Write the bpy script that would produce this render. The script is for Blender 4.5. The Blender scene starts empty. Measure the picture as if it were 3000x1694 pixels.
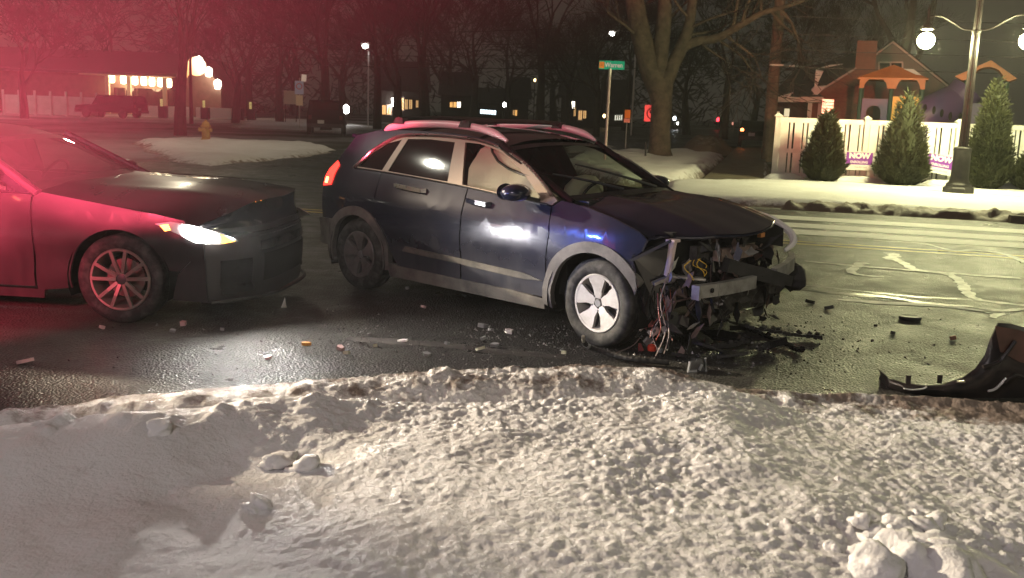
import bpy, bmesh, math, random
import numpy as np
from mathutils import Vector, Matrix, Euler
random.seed(7); RNG = np.random.default_rng(7)
PI = math.pi
S = bpy.context.scene
COL = S.collection

# ------------------------------------------------------------------ camera
CF, CP, CR_, CH, CCY = 2578.13, 0.162154, 0.034674, 1.690, 743.9   # focal (px of a 3000 px wide frame), pitch, roll, height, principal row
cam = bpy.data.cameras.new('camera'); camo = bpy.data.objects.new('camera', cam); COL.objects.link(camo)
cam.sensor_width = 36.0; cam.lens = 36.0 * CF / 3000.0
cam.shift_x = 0.0; cam.shift_y = -(847 - CCY) / 3000.0
cam.dof.use_dof = True; cam.dof.focus_distance = 7.0; cam.dof.aperture_fstop = 4.5
cam.clip_start = 0.05; cam.clip_end = 600
_f = Vector((0, math.cos(CP), -math.sin(CP))); _x = Vector((1, 0, 0)); _u = _x.cross(_f)
_x2 = math.cos(CR_) * _x + math.sin(CR_) * _u; _u2 = _x2.cross(_f)
m = Matrix((_x2, _u2, -_f)).transposed().to_4x4(); m.translation = Vector((0, 0, CH))
camo.matrix_world = m
S.camera = camo

def ray(u, v): return _f + (u - 1500) / CF * _x2 - (v - CCY) / CF * _u2
def G(u, v, z=0.0):                       # where the photograph's point (u, v) lies on a level at height z
    d = ray(u, v); return Vector((0, 0, CH)) + d * ((z - CH) / d.z)
def D(u, v, dist):                        # the same, at a known horizontal distance
    d = ray(u, v); return Vector((0, 0, CH)) + d * (dist / math.hypot(d.x, d.y))

# ------------------------------------------------------------------ render, sky, lights
S.render.engine = 'CYCLES'
S.cycles.use_denoising = True
try:
    S.cycles.denoiser = 'OPENIMAGEDENOISE'; S.cycles.denoising_input_passes = 'RGB_ALBEDO_NORMAL'; S.cycles.denoising_prefilter = 'ACCURATE'
except Exception: pass
S.cycles.max_bounces = 6; S.cycles.diffuse_bounces = 2; S.cycles.glossy_bounces = 4; S.cycles.transmission_bounces = 4
S.cycles.transparent_max_bounces = 12; S.cycles.volume_bounces = 0
S.cycles.sample_clamp_indirect = 4.0; S.cycles.caustics_reflective = False; S.cycles.caustics_refractive = False
S.view_settings.view_transform = 'Standard'; S.view_settings.look = 'None'
S.view_settings.exposure = 0.0; S.view_settings.gamma = 1.0; S.view_settings.use_curve_mapping = False

W = bpy.data.worlds.new('World'); S.world = W; W.use_nodes = True
nt = W.node_tree; nt.nodes.clear()
wo = nt.nodes.new('ShaderNodeOutputWorld'); bg = nt.nodes.new('ShaderNodeBackground')
tc = nt.nodes.new('ShaderNodeTexCoord'); no = nt.nodes.new('ShaderNodeTexNoise'); no.inputs['Scale'].default_value = 2.2; no.inputs['Detail'].default_value = 4
rp = nt.nodes.new('ShaderNodeValToRGB')
rp.color_ramp.elements[0].position = 0.3; rp.color_ramp.elements[0].color = (0.028, 0.024, 0.019, 1)
rp.color_ramp.elements[1].position = 0.75; rp.color_ramp.elements[1].color = (0.048, 0.043, 0.032, 1)
nt.links.new(tc.outputs['Generated'], no.inputs['Vector']); nt.links.new(no.outputs['Fac'], rp.inputs['Fac'])
nt.links.new(rp.outputs['Color'], bg.inputs['Color']); nt.links.new(bg.outputs['Background'], wo.inputs['Surface'])
bg.inputs['Strength'].default_value = 1.0          # overcast night sky lit from below by the town

def light(name, kind, loc, power, color, size=0.1, aim=None, cone=60, blend=0.5):
    l = bpy.data.lights.new(name, kind); l.energy = power; l.color = color
    if kind in ('POINT', 'SPOT'): l.shadow_soft_size = size
    if kind == 'SPOT': l.spot_size = math.radians(cone); l.spot_blend = blend
    if kind == 'AREA': l.size = size
    o = bpy.data.objects.new(name, l); COL.objects.link(o); o.location = loc
    if aim is not None: o.rotation_euler = (Vector(aim) - Vector(loc)).to_track_quat('-Z', 'Y').to_euler()
    return o
LAMP_A = Vector((9.53, 21.23, 3.62)); LAMP_B = Vector((11.40, 20.30, 3.60))
HAZE = .0014
# unseen near side street lamps: fill behind, one left for the window glint, one right
light('unseen_near_lamp', 'POINT', (-3.6, -4.2, 5.4), 1000, (1.0, 0.87, 0.87), 0.22)
light('unseen_near_lamp', 'POINT', (-8.6, 8.3, 5.5), 330, (1.0, 0.97, 0.80), 0.11)
light('unseen_near_lamp', 'POINT', (9.5, 1.5, 4.8), 480, (1.0, 0.96, 0.66), 0.20)
# street lights over the junction, above the frame
light('junction_light', 'POINT', (-12.0, 31.0, 8.2), 800, (1.0, 0.88, 0.62), 0.25)
light('junction_light', 'POINT', (-42.0, 64.0, 9.0), 1700, (1.0, 0.90, 0.80), 0.25)
# unseen lamps, no vehicles built: key light, red and blue beacons left, red behind
light('key_lamp', 'SPOT', (-9.5, 9.6, 3.5), 12000, (1.0, 0.84, 0.60), 0.10, aim=(.75, 4.75, .1), cone=24, blend=.5)  # unseen key light, cone edge set as the shadow line on the snow
light('red_beacon_fill', 'SPOT', (-3.35, 4.35, .55), 120000, (1.0, 0.08, 0.15), 0.10, aim=(-3.1, 6.35, 2.65), cone=84, blend=1.0)  # added to redden the haze like a flare veil
light('red_beacon_fill', 'SPOT', (-3.7, 4.9, .75), 550, (1.0, 0.07, 0.13), 0.08, aim=(-4.6, 7.0, .62), cone=110, blend=1.0)  # added low to redden the saloon door and the haze beside it
light('blue_beacon_fill', 'SPOT', (-3.8, 5.0, 1.25), 300, (0.08, 0.22, 1.0), 0.08, aim=(0.45, 6.2, .92), cone=24, blend=.9)
light('red_beacon_fill', 'SPOT', (-3.0, -4.5, 2.9), 5200, (1.0, 0.10, 0.17), 0.12, aim=(-.05, 7.7, 2.05), cone=9.5, blend=.9)  # beacon behind the photographer, narrowed onto the roof rails
light('red_spot', 'SPOT', (1.0, -3.0, 2.6), 22000, (1.0, 0.12, 0.08), 0.12, aim=(14.3, 41.0, 4.2), cone=16, blend=0.9)

# ------------------------------------------------------------------ helpers
def tag(o, label=None, cat=None, group=None, kind=None):
    if label: o['label'] = label
    if cat: o['category'] = cat
    if group: o['group'] = group
    if kind: o['kind'] = kind
    return o
def empty(name, loc=(0, 0, 0), rz=0.0, label=None, cat=None, group=None):
    o = bpy.data.objects.new(name, None); COL.objects.link(o); o.location = loc; o.rotation_euler = (0, 0, rz); o.empty_display_size = .1
    return tag(o, label, cat, group)
def copy_tree(o, parent=None):
    c = o.copy(); COL.objects.link(c); c.parent = parent
    for ch in list(o.children): copy_tree(ch, c)
    return c

class MB:
    def __init__(s): s.v = []; s.f = []
    def add(s, vs, fs):
        b = len(s.v); s.v += [tuple(p) for p in vs]; s.f += [tuple(i + b for i in f) for f in fs]; return s
    def box(s, c, d, R=None, taper=1.0):
        hx, hy, hz = d[0] / 2, d[1] / 2, d[2] / 2; vs = []
        for z in (-hz, hz):
            k = taper if z > 0 else 1.0
            for x, y in ((-hx, -hy), (hx, -hy), (hx, hy), (-hx, hy)):
                p = Vector((x * k, y * k, z))
                if R is not None: p = R @ p
                vs.append(p + Vector(c))
        return s.add(vs, [(3, 2, 1, 0), (4, 5, 6, 7), (0, 1, 5, 4), (1, 2, 6, 5), (2, 3, 7, 6), (3, 0, 4, 7)])
    def bar(s, a, b, w, h, up=(0, 0, 1)):
        a, b = Vector(a), Vector(b); d = b - a; L = d.length; d.normalize(); up = Vector(up)
        sd = d.cross(up)
        if sd.length < 1e-4: sd = d.cross(Vector((1, 0, 0)))
        sd.normalize(); u2 = sd.cross(d)
        R = Matrix((d, sd, u2)).transposed()
        return s.box((a + b) / 2, (L, w, h), R)
    def tube(s, pts, r, n=8, caps=True):
        pts = [Vector(p) for p in pts]; k = len(pts)
        rs = r if hasattr(r, '__len__') else [r] * k
        t0 = (pts[1] - pts[0]).normalized(); a = t0.orthogonal().normalized(); b0 = len(s.v); vs = []
        for i, p in enumerate(pts):
            t = (pts[min(i + 1, k - 1)] - pts[max(i - 1, 0)]).normalized()
            a = (a - t * a.dot(t)); a = a.normalized() if a.length > 1e-6 else t.orthogonal().normalized()
            b = t.cross(a)
            for j in range(n):
                q = 2 * PI * j / n; vs.append(p + (a * math.cos(q) + b * math.sin(q)) * rs[i])
        fs = [(i * n + j, i * n + (j + 1) % n, (i + 1) * n + (j + 1) % n, (i + 1) * n + j) for i in range(k - 1) for j in range(n)]
        if caps: fs += [tuple(range(n - 1, -1, -1)), tuple((k - 1) * n + j for j in range(n))]
        return s.add(vs, fs)
    def lathe(s, prof, n=24, M=None, closed=False, caps=True):     # profile of (r, z) turned about z
        k = len(prof); vs = []
        for r, z in prof:
            for j in range(n):
                q = 2 * PI * j / n; p = Vector((r * math.cos(q), r * math.sin(q), z)); vs.append(M @ p if M is not None else p)
        kk = k if closed else k - 1
        fs = [(i * n + j, i * n + (j + 1) % n, ((i + 1) % k) * n + (j + 1) % n, ((i + 1) % k) * n + j) for i in range(kk) for j in range(n)]
        if not closed and caps:
            if prof[0][0] > 1e-5: fs.append(tuple(range(n - 1, -1, -1)))
            if prof[-1][0] > 1e-5: fs.append(tuple((k - 1) * n + j for j in range(n)))
        return s.add(vs, fs)
    def prism(s, poly, t, M=None):                       # polygon in xy, thickness t along z
        n = len(poly); vs = [Vector((x, y, 0)) for x, y in poly] + [Vector((x, y, t)) for x, y in poly]
        if M is not None: vs = [M @ p for p in vs]
        return s.add(vs, [tuple(range(n - 1, -1, -1)), tuple(range(n, 2 * n))] + [(i, (i + 1) % n, n + (i + 1) % n, n + i) for i in range(n)])
    def build(s, name, mt, parent=None, smooth=False, angle=40):
        me = bpy.data.meshes.new(name); me.from_pydata(s.v, [], s.f); me.validate(); me.update()
        if mt is not None: me.materials.append(mt)
        if smooth:
            me.polygons.foreach_set('use_smooth', [True] * len(me.polygons))
            try: me.set_sharp_from_angle(angle=math.radians(angle))
            except Exception: pass
        o = bpy.data.objects.new(name, me); COL.objects.link(o)
        if parent is not None: o.parent = parent
        return o

def grid_obj(name, P, mt, parent=None, smooth=True):     # P: (ny, nx, 3) array of points
    ny, nx = P.shape[:2]
    i = np.arange(ny * nx).reshape(ny, nx)
    q = np.stack([i[:-1, :-1], i[:-1, 1:], i[1:, 1:], i[1:, :-1]], -1).reshape(-1, 4)
    me = bpy.data.meshes.new(name); me.vertices.add(ny * nx); me.vertices.foreach_set('co', P.reshape(-1).astype(np.float32))
    me.loops.add(q.size); me.loops.foreach_set('vertex_index', q.reshape(-1).astype(np.int32))
    me.polygons.add(len(q)); me.polygons.foreach_set('loop_start', (np.arange(len(q)) * 4).astype(np.int32))
    if smooth: me.polygons.foreach_set('use_smooth', np.ones(len(q), bool))
    me.update(calc_edges=True); me.validate()
    me.materials.append(mt)
    o = bpy.data.objects.new(name, me); COL.objects.link(o)
    if parent is not None: o.parent = parent
    return o

def vnoise(x, y, seed=0):
    xi = np.floor(x).astype(np.int64); yi = np.floor(y).astype(np.int64); fx = x - xi; fy = y - yi
    fx = fx * fx * fx * (fx * (fx * 6 - 15) + 10); fy = fy * fy * fy * (fy * (fy * 6 - 15) + 10)
    def h(a, b):
        n = (a * 374761393 + b * 668265263 + seed * 974711) & 0x7fffffff
        n = ((n ^ (n >> 13)) * 1274126177) & 0x7fffffff
        return ((n ^ (n >> 16)) & 0xffff) / 65535.0
    return (h(xi, yi) * (1 - fx) + h(xi + 1, yi) * fx) * (1 - fy) + (h(xi, yi + 1) * (1 - fx) + h(xi + 1, yi + 1) * fx) * fy - .5
def fbm(x, y, o=4, seed=0, gain=.5):
    r = 0; a = 1.0
    for k in range(o): r = r + a * vnoise(x * 2 ** k + 17.3 * k, y * 2 ** k - 9.1 * k, seed + k); a *= gain
    return r

def spl(pts, n=6):                                       # Catmull-Rom through points
    P = [Vector(p) for p in pts]; out = []
    for i in range(len(P) - 1):
        a, b, c, d = P[max(i - 1, 0)], P[i], P[i + 1], P[min(i + 2, len(P) - 1)]
        for k in range(n):
            t = k / n; out.append(.5 * (2 * b + (c - a) * t + (2 * a - 5 * b + 4 * c - d) * t * t + (3 * b - a - 3 * c + d) * t ** 3))
    out.append(P[-1]); return out
def arc(cx, cz, r, a0, a1, n=14):
    return [(cx + r * math.cos(math.radians(a0 + (a1 - a0) * i / n)), cz + r * math.sin(math.radians(a0 + (a1 - a0) * i / n))) for i in range(n + 1)]

# ------------------------------------------------------------------ materials
MATS = {}
def mat(name, c, r=.5, metal=0.0, c2=None, ns=8.0, lo=.35, hi=.65, bump=0.0, bs=40.0, bd=.02, r2=None, coat=0.0, spec=.5, emit=None, es=0.0, trans=0.0, alpha=1.0, coord='Object', ior=1.45, c3=None, sheen=0):
    if name in MATS: return MATS[name]
    m = bpy.data.materials.new(name); m.use_nodes = True; t = m.node_tree; N = t.nodes; L = t.links
    p = N['Principled BSDF']; p.inputs['Roughness'].default_value = r; p.inputs['Metallic'].default_value = metal
    p.inputs['Base Color'].default_value = (*c, 1); p.inputs['Specular IOR Level'].default_value = spec; p.inputs['IOR'].default_value = ior
    if coat: p.inputs['Coat Weight'].default_value = coat; p.inputs['Coat Roughness'].default_value = .06
    if trans: p.inputs['Transmission Weight'].default_value = trans
    if emit: p.inputs['Emission Color'].default_value = (*emit, 1); p.inputs['Emission Strength'].default_value = es
    tcn = N.new('ShaderNodeTexCoord')
    if c2 is not None or r2 is not None:
        n = N.new('ShaderNodeTexNoise'); n.inputs['Scale'].default_value = ns; n.inputs['Detail'].default_value = 6; n.inputs['Roughness'].default_value = .62
        L.new(tcn.outputs[coord], n.inputs['Vector'])
        mr = N.new('ShaderNodeMapRange'); mr.inputs['From Min'].default_value = lo; mr.inputs['From Max'].default_value = hi; L.new(n.outputs['Fac'], mr.inputs['Value'])
        if c2 is not None:
            mx = N.new('ShaderNodeMix'); mx.data_type = 'RGBA'; mx.inputs[6].default_value = (*c, 1); mx.inputs[7].default_value = (*c2, 1)
            L.new(mr.outputs[0], mx.inputs[0]); L.new(mx.outputs[2], p.inputs['Base Color'])
        if r2 is not None:
            ma = N.new('ShaderNodeMapRange'); ma.inputs['To Min'].default_value = r; ma.inputs['To Max'].default_value = r2; L.new(mr.outputs[0], ma.inputs['Value']); L.new(ma.outputs[0], p.inputs['Roughness'])
    if bump:
        n2 = N.new('ShaderNodeTexNoise'); n2.inputs['Scale'].default_value = bs; n2.inputs['Detail'].default_value = 5; L.new(tcn.outputs[coord], n2.inputs['Vector'])
        b = N.new('ShaderNodeBump'); b.inputs['Strength'].default_value = bump; b.inputs['Distance'].default_value = bd
        L.new(n2.outputs['Fac'], b.inputs['Height']); L.new(b.outputs['Normal'], p.inputs['Normal'])
    MATS[name] = m; return m
def emis(name, c, s):
    return mat(name, (.8, .8, .8), .4, emit=c, es=s)
def clear_glass(name, tint=(.8, .85, .82), gloss=.10, rough=.02):   # thin pane: tinted see-through plus a mirror film by fresnel
    if name in MATS: return MATS[name]
    m = bpy.data.materials.new(name); m.use_nodes = True; t = m.node_tree; N = t.nodes; L = t.links; N.clear()
    o = N.new('ShaderNodeOutputMaterial'); tr = N.new('ShaderNodeBsdfTransparent'); tr.inputs[0].default_value = (*tint, 1)
    g = N.new('ShaderNodeBsdfGlossy'); g.inputs['Roughness'].default_value = rough; g.inputs['Color'].default_value = (1, 1, 1, 1)
    lw = N.new('ShaderNodeLayerWeight'); lw.inputs['Blend'].default_value = .25
    mr = N.new('ShaderNodeMapRange'); mr.inputs['To Min'].default_value = gloss * .5; mr.inputs['To Max'].default_value = min(1, gloss * 5)
    L.new(lw.outputs['Fresnel'], mr.inputs['Value'])
    mx = N.new('ShaderNodeMixShader'); L.new(mr.outputs[0], mx.inputs[0]); L.new(tr.outputs[0], mx.inputs[1]); L.new(g.outputs[0], mx.inputs[2]); L.new(mx.outputs[0], o.inputs['Surface'])
    MATS[name] = m; return m
def text_obj(body, size, mt, M, parent, name='lettering', extrude=.0015, bold=0.0, align='CENTER', sx=1.0):
    cu = bpy.data.curves.new(name, 'FONT'); cu.body = body; cu.size = size; cu.extrude = extrude; cu.offset = bold; cu.align_x = align; cu.align_y = 'CENTER'
    cu.resolution_u = 3
    o = bpy.data.objects.new(name, cu); COL.objects.link(o)
    dg = bpy.context.evaluated_depsgraph_get(); me = bpy.data.meshes.new_from_object(o.evaluated_get(dg)); bpy.data.objects.remove(o)
    me.transform(Matrix.Diagonal((sx, 1, 1, 1))); me.materials.clear(); me.materials.append(mt)
    o = bpy.data.objects.new(name, me); COL.objects.link(o); o.parent = parent; o.matrix_local = M
    return o
# ------------------------------------------------------------------ road axes: A along the road (to the right), Nn across it (away)
RA = math.radians(-13.5); AX = Vector((math.cos(RA), math.sin(RA), 0)); NX = Vector((-math.sin(RA), math.cos(RA), 0))
def AN(a, n, z=0.0): return AX * a + NX * n + Vector((0, 0, z))
KERB_N = 17.35

def asphalt():
    m = bpy.data.materials.new('wet_asphalt'); m.use_nodes = True; t = m.node_tree; N = t.nodes; L = t.links; p = N['Principled BSDF']; p.inputs['Specular IOR Level'].default_value = .16
    tcn = N.new('ShaderNodeTexCoord')
    def noise(sc, det, rough=.6):
        n = N.new('ShaderNodeTexNoise'); n.inputs['Scale'].default_value = sc; n.inputs['Detail'].default_value = det; n.inputs['Roughness'].default_value = rough
        L.new(tcn.outputs['Object'], n.inputs['Vector']); return n
    def ramp(src, a, b, ca, cb):
        r = N.new('ShaderNodeMapRange'); r.inputs['From Min'].default_value = a; r.inputs['From Max'].default_value = b
        r.inputs['To Min'].default_value = ca; r.inputs['To Max'].default_value = cb; L.new(src, r.inputs['Value']); return r
    big = noise(.35, 5); fine = noise(60, 3); mid = noise(3.2, 5)
    mx = N.new('ShaderNodeMix'); mx.data_type = 'RGBA'; mx.inputs[6].default_value = (.014, .0135, .013, 1); mx.inputs[7].default_value = (.095, .092, .085, 1)
    L.new(ramp(fine.outputs['Fac'], .3, .75, 0, 1).outputs[0], mx.inputs[0])
    salt = N.new('ShaderNodeMix'); salt.data_type = 'RGBA'; salt.inputs[7].default_value = (.13, .125, .115, 1)
    sm = N.new('ShaderNodeMath'); sm.operation = 'MULTIPLY'; L.new(ramp(big.outputs['Fac'], .42, .68, 0, .55).outputs[0], sm.inputs[0]); L.new(ramp(mid.outputs['Fac'], .35, .7, .2, 1).outputs[0], sm.inputs[1])
    L.new(sm.outputs[0], salt.inputs[0]); L.new(mx.outputs[2], salt.inputs[6]); L.new(salt.outputs[2], p.inputs['Base Color'])
    rr = N.new('ShaderNodeMath'); rr.operation = 'ADD'; L.new(ramp(mid.outputs['Fac'], .35, .65, .24, .46).outputs[0], rr.inputs[0]); L.new(ramp(big.outputs['Fac'], .4, .7, 0, .22).outputs[0], rr.inputs[1])
    L.new(rr.outputs[0], p.inputs['Roughness'])
    vo = N.new('ShaderNodeTexVoronoi'); vo.inputs['Scale'].default_value = 62; L.new(tcn.outputs['Object'], vo.inputs['Vector'])
    ad = N.new('ShaderNodeMath'); ad.operation = 'ADD'; L.new(vo.outputs['Distance'], ad.inputs[0]); L.new(mid.outputs['Fac'], ad.inputs[1])
    b = N.new('ShaderNodeBump'); b.inputs['Strength'].default_value = .62; b.inputs['Distance'].default_value = .014
    L.new(ad.outputs[0], b.inputs['Height']); L.new(b.outputs['Normal'], p.inputs['Normal'])
    return m
M_ASPH = asphalt()
M_GROUND = mat('winter_lawn', (.055, .048, .038), .9, c2=(.30, .30, .31), ns=.09, lo=.42, hi=.60, bump=.5, bs=3, bd=.1)
def snow_mat(name, c=(.80, .80, .82), dirt=(.17, .125, .10), bump=.6, bs=55.0, bd=.02, thr=.56):
    m = bpy.data.materials.new(name); m.use_nodes = True; t = m.node_tree; N = t.nodes; L = t.links; p = N['Principled BSDF']
    p.inputs['Roughness'].default_value = .62; p.inputs['Specular IOR Level'].default_value = .35
    tcn = N.new('ShaderNodeTexCoord')
    at = N.new('ShaderNodeAttribute'); at.attribute_name = 'dirt'
    n = N.new('ShaderNodeTexNoise'); n.inputs['Scale'].default_value = 5.5; n.inputs['Detail'].default_value = 8; n.inputs['Roughness'].default_value = .7; L.new(tcn.outputs['Object'], n.inputs['Vector'])
    ad = N.new('ShaderNodeMath'); ad.operation = 'MULTIPLY_ADD'; ad.inputs[1].default_value = .55; L.new(at.outputs['Fac'], ad.inputs[0]); L.new(n.outputs['Fac'], ad.inputs[2])
    mr = N.new('ShaderNodeMapRange'); mr.inputs['From Min'].default_value = thr + .08; mr.inputs['From Max'].default_value = thr + .24; mr.inputs['To Max'].default_value = .92; L.new(ad.outputs[0], mr.inputs['Value'])
    n3 = N.new('ShaderNodeTexNoise'); n3.inputs['Scale'].default_value = 1.3; n3.inputs['Detail'].default_value = 5; L.new(tcn.outputs['Object'], n3.inputs['Vector'])
    m0 = N.new('ShaderNodeMix'); m0.data_type = 'RGBA'; m0.inputs[6].default_value = (*c, 1); m0.inputs[7].default_value = (c[0] * .74, c[1] * .71, c[2] * .68, 1); L.new(n3.outputs['Fac'], m0.inputs[0])
    mx = N.new('ShaderNodeMix'); mx.data_type = 'RGBA'; L.new(m0.outputs[2], mx.inputs[6]); mx.inputs[7].default_value = (*dirt, 1); L.new(mr.outputs[0], mx.inputs[0]); L.new(mx.outputs[2], p.inputs['Base Color'])
    n2 = N.new('ShaderNodeTexNoise'); n2.inputs['Scale'].default_value = bs; n2.inputs['Detail'].default_value = 6; n2.inputs['Roughness'].default_value = .6; L.new(tcn.outputs['Object'], n2.inputs['Vector'])
    b = N.new('ShaderNodeBump'); b.inputs['Strength'].default_value = bump; b.inputs['Distance'].default_value = bd; L.new(n2.outputs['Fac'], b.inputs['Height']); L.new(b.outputs['Normal'], p.inputs['Normal'])
    return m
M_SNOW = snow_mat('crusty_snow'); M_SNOWF = snow_mat('settled_snow', bs=9, bd=.04, thr=.60); M_SLUSH = snow_mat('dirty_slush', c=(.46, .39, .33), dirt=(.15, .11, .085), thr=.38)
M_ICE = snow_mat('ice_lump', c=(.84, .84, .86), dirt=(.4, .36, .32), bump=.7, bs=14, bd=.03, thr=.62)

def set_dirt(o, vals):
    a = o.data.attributes.new('dirt', 'FLOAT', 'POINT'); a.data.foreach_set('value', np.asarray(vals, dtype=np.float32).reshape(-1))

# ------------------------------------------------------------------ ground, roads
def sheet(name, pts, z, mt, kind='structure'):
    mb = MB(); mb.add([(p[0], p[1], z) for p in pts], [tuple(range(len(pts)))]); return tag(mb.build(name, mt), kind=kind)
sheet('ground', [(-260, -60), (260, -60), (260, 330), (-260, 330)], -.05, M_GROUND)
sheet('road', [AN(-120, 2.0), AN(120, 2.0), AN(120, KERB_N), AN(-120, KERB_N)], 0.0, M_ASPH)
CS = Vector((math.cos(math.radians(73)), math.sin(math.radians(73)), 0)); CSN = Vector((CS.y, -CS.x, 0))
cl, cr_ = Vector((-10.4, 21.0, 0)), Vector((-.4, 17.8, 0))
sheet('cross_street', [cl - CSN * .3, cr_ + CSN * .2, cr_ + CSN * .2 + CS * 110, cl - CSN * .3 + CS * 110], -.008, M_ASPH)
M_KERB = mat('kerb_concrete', (.20, .15, .12), .8, c2=(.11, .085, .07), ns=3, bump=.4, bs=30, bd=.01)
kb = MB(); kb.bar(AN(5.0, KERB_N + .09, .02), AN(60, KERB_N + .09, .02), .17, .22); tag(kb.build('kerb', M_KERB), kind='structure')
M_CONC = mat('wet_pavement', (.20, .17, .12), .55, c2=(.13, .11, .08), ns=2.5, bump=.3, bs=20, bd=.01, r2=.35)
pth = [G(2060, 524, .10), G(2238, 526, .10), G(2245, 470, .10), G(2238, 425, .10), G(2165, 425, .10)]
sheet('path', [(p.x, p.y) for p in pth], .10, M_CONC)
sheet('side_street', [(p.x, p.y) for p in (G(1700, 405, .0), G(2165, 428, .0), G(2240, 428, .0), G(2240, 385), G(1700, 372))], .02, M_ASPH)

def ribbon(name, pts, w, z, mt, jit=.0, seed=1, group=None):
    P = spl([(p[0], p[1], 0) for p in pts], 8); mb = MB(); vs = []; r = random.Random(seed); k = len(P)
    ws = w if hasattr(w, '__len__') else [w] * 2
    for i, p in enumerate(P):
        t = (P[min(i + 1, k - 1)] - P[max(i - 1, 0)]).normalized(); n = Vector((-t.y, t.x, 0)); f = i / (k - 1) * (len(ws) - 1); j = min(int(f), len(ws) - 2); ww = ws[j] + (ws[j + 1] - ws[j]) * (f - j)
        vs += [p + n * (ww / 2 * (1 + r.uniform(-jit, jit))) + Vector((0, 0, z)), p - n * (ww / 2 * (1 + r.uniform(-jit, jit))) + Vector((0, 0, z))]
    mb.add(vs, [(2 * i, 2 * i + 1, 2 * i + 3, 2 * i + 2) for i in range(k - 1)]); return tag(mb.build(name, mt), kind='structure')
M_WHITE = mat('road_paint_white', (.80, .80, .76), .6, c2=(.40, .39, .36), ns=2.2, lo=.55, hi=.80, bump=.4, bs=60, bd=.006)
M_YEL = mat('road_paint_yellow', (.55, .42, .10), .5, c2=(.12, .11, .08), ns=3, lo=.48, hi=.66, bump=.4, bs=60, bd=.006)
M_PALECRACK = mat('pale_crack', (.60, .61, .56), .5, bump=.3, bs=14, bd=.01, c2=(.26, .26, .23), ns=9)  # pale mottled colour for the crack lines
M_TAR = mat('tar_seam', (.012, .012, .012), .3, bump=.5, bs=30, bd=.01)
for i, (n, w) in enumerate(((15.95, .62), (14.85, .62), (13.98, .60))):
    ribbon('crosswalk_stripe', [AN(.3, n), AN(4, n), AN(14, n)], w, .005, M_WHITE, .03, 3 + i)
for i, n in enumerate((12.86, 12.58)):
    ribbon('centre_line', [AN(-60, n), AN(0, n), AN(60, n)], .11, .005, M_YEL, .08, 9 + i)
ribbon('lane_line', [G(2455, 879), G(2560, 887), G(2760, 898), G(2890, 914)], [.05, .13, .12, .06], .005, M_WHITE, .2, 4)
ribbon('pale_crack_line', [G(2605, 742), G(2620, 748), G(2612, 758), G(2640, 768), G(2680, 790), G(2780, 805), G(2815, 830), G(2835, 858), G(2870, 880), G(3010, 897)], [.14, .15, .17, .13, .11, .11, .12, .12, .08, .10], .006, M_PALECRACK, .35, 5)
ribbon('pale_crack_line', [G(2535, 775), G(2520, 772), G(2510, 782), G(2492, 798), G(2530, 808), G(2590, 812)], [.15, .13, .09, .11, .08, .04], .006, M_PALECRACK, .3, 6)
ribbon('pale_crack_line', [G(2360, 767), G(2470, 777), G(2600, 788), G(2780, 802), G(2990, 817)], [.03, .10, .10, .12, .10], .0075, M_PALECRACK, .4, 7)
ribbon('pale_crack_line', [G(2905, 932), G(2930, 918), G(2895, 916), G(2960, 910), G(3020, 907)], [.06, .10, .10, .08, .08], .006, M_PALECRACK, .3, 8)
ribbon('pale_crack_line', [G(2560, 706), G(2700, 715), G(2790, 735), G(2850, 735), G(2940, 745), G(3010, 772)], [.03, .04, .09, .06, .10, .12], .007, M_PALECRACK, .3, 12)
ribbon('tar_seam', [G(2310, 834), G(2420, 843), G(2560, 858), G(2700, 872), G(2850, 880), G(3020, 900)], [.05, .05, .06, .08, .06, .05], .004, M_TAR, .35, 10)
ribbon('tar_seam', [G(2330, 846), G(2430, 858), G(2520, 866), G(2600, 872), G(2700, 888), G(2850, 900)], [.03, .10, .18, .10, .10, .03], .0055, M_TAR, .35, 11)
ribbon('tar_seam', [G(1015, 993), G(1150, 1003), G(1300, 1013), G(1520, 1038), G(1660, 1050)], [.10, .16, .12, .16, .08], .004, mat('salt_stain', (.10, .09, .08), .6, c2=(.035, .032, .03), ns=9), .35, 14)

# ------------------------------------------------------------------ snow heaped along the near kerb and on the pavement in front of the photographer
def interp_px(px, z): 
    q = sorted([(p.x, p.y) for p in (G(u, v, z) for u, v in px)]); return np.array([a for a, b in q]), np.array([b for a, b in q])
EDGE = [(-300, 1250, .15), (0, 1216, .15), (250, 1178, .15), (600, 1142, .15), (1100, 1113, .15), (1480, 1087, .15), (1700, 1080, .15), (1900, 1086, .14), (2050, 1104, .12), (2170, 1134, .09), (2300, 1146, .07), (2550, 1158, .06), (2780, 1170, .06), (3000, 1186, .06), (3300, 1205, .06)]
q_ = [G(u, v, z) for u, v, z in EDGE]; ex = np.array([p.x for p in q_]); ey = np.array([p.y for p in q_]) + .05
rx, ry = interp_px([(-300, 1340), (0, 1306), (130, 1288), (400, 1268), (560, 1260), (800, 1231), (1200, 1194), (1500, 1181), (2150, 1150), (2500, 1172), (3300, 1240)], .16)
xs = np.arange(-3.6, 4.4, .0105); ys = np.arange(1.7, 6.5, .0105)
Xg, Yg = np.meshgrid(xs, ys)
ye = np.interp(Xg, ex, ey) + .05 * fbm(Xg * 3, Xg * 0, 3, 3); yr = np.interp(Xg, rx, ry) + .05 * fbm(Xg * 2.6, Xg * 0 + 4, 3, 5)
def ss(a, b, x): t = np.clip((x - a) / (b - a), 0, 1); return t * t * (3 - 2 * t)
d1 = ye - Yg; d2 = yr - Yg
left = 1 - ss(-1.25, -.35, Xg); wind = 1 - ss(.7, 1.5, Xg)
gap = np.maximum(ye - yr, .05)
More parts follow.
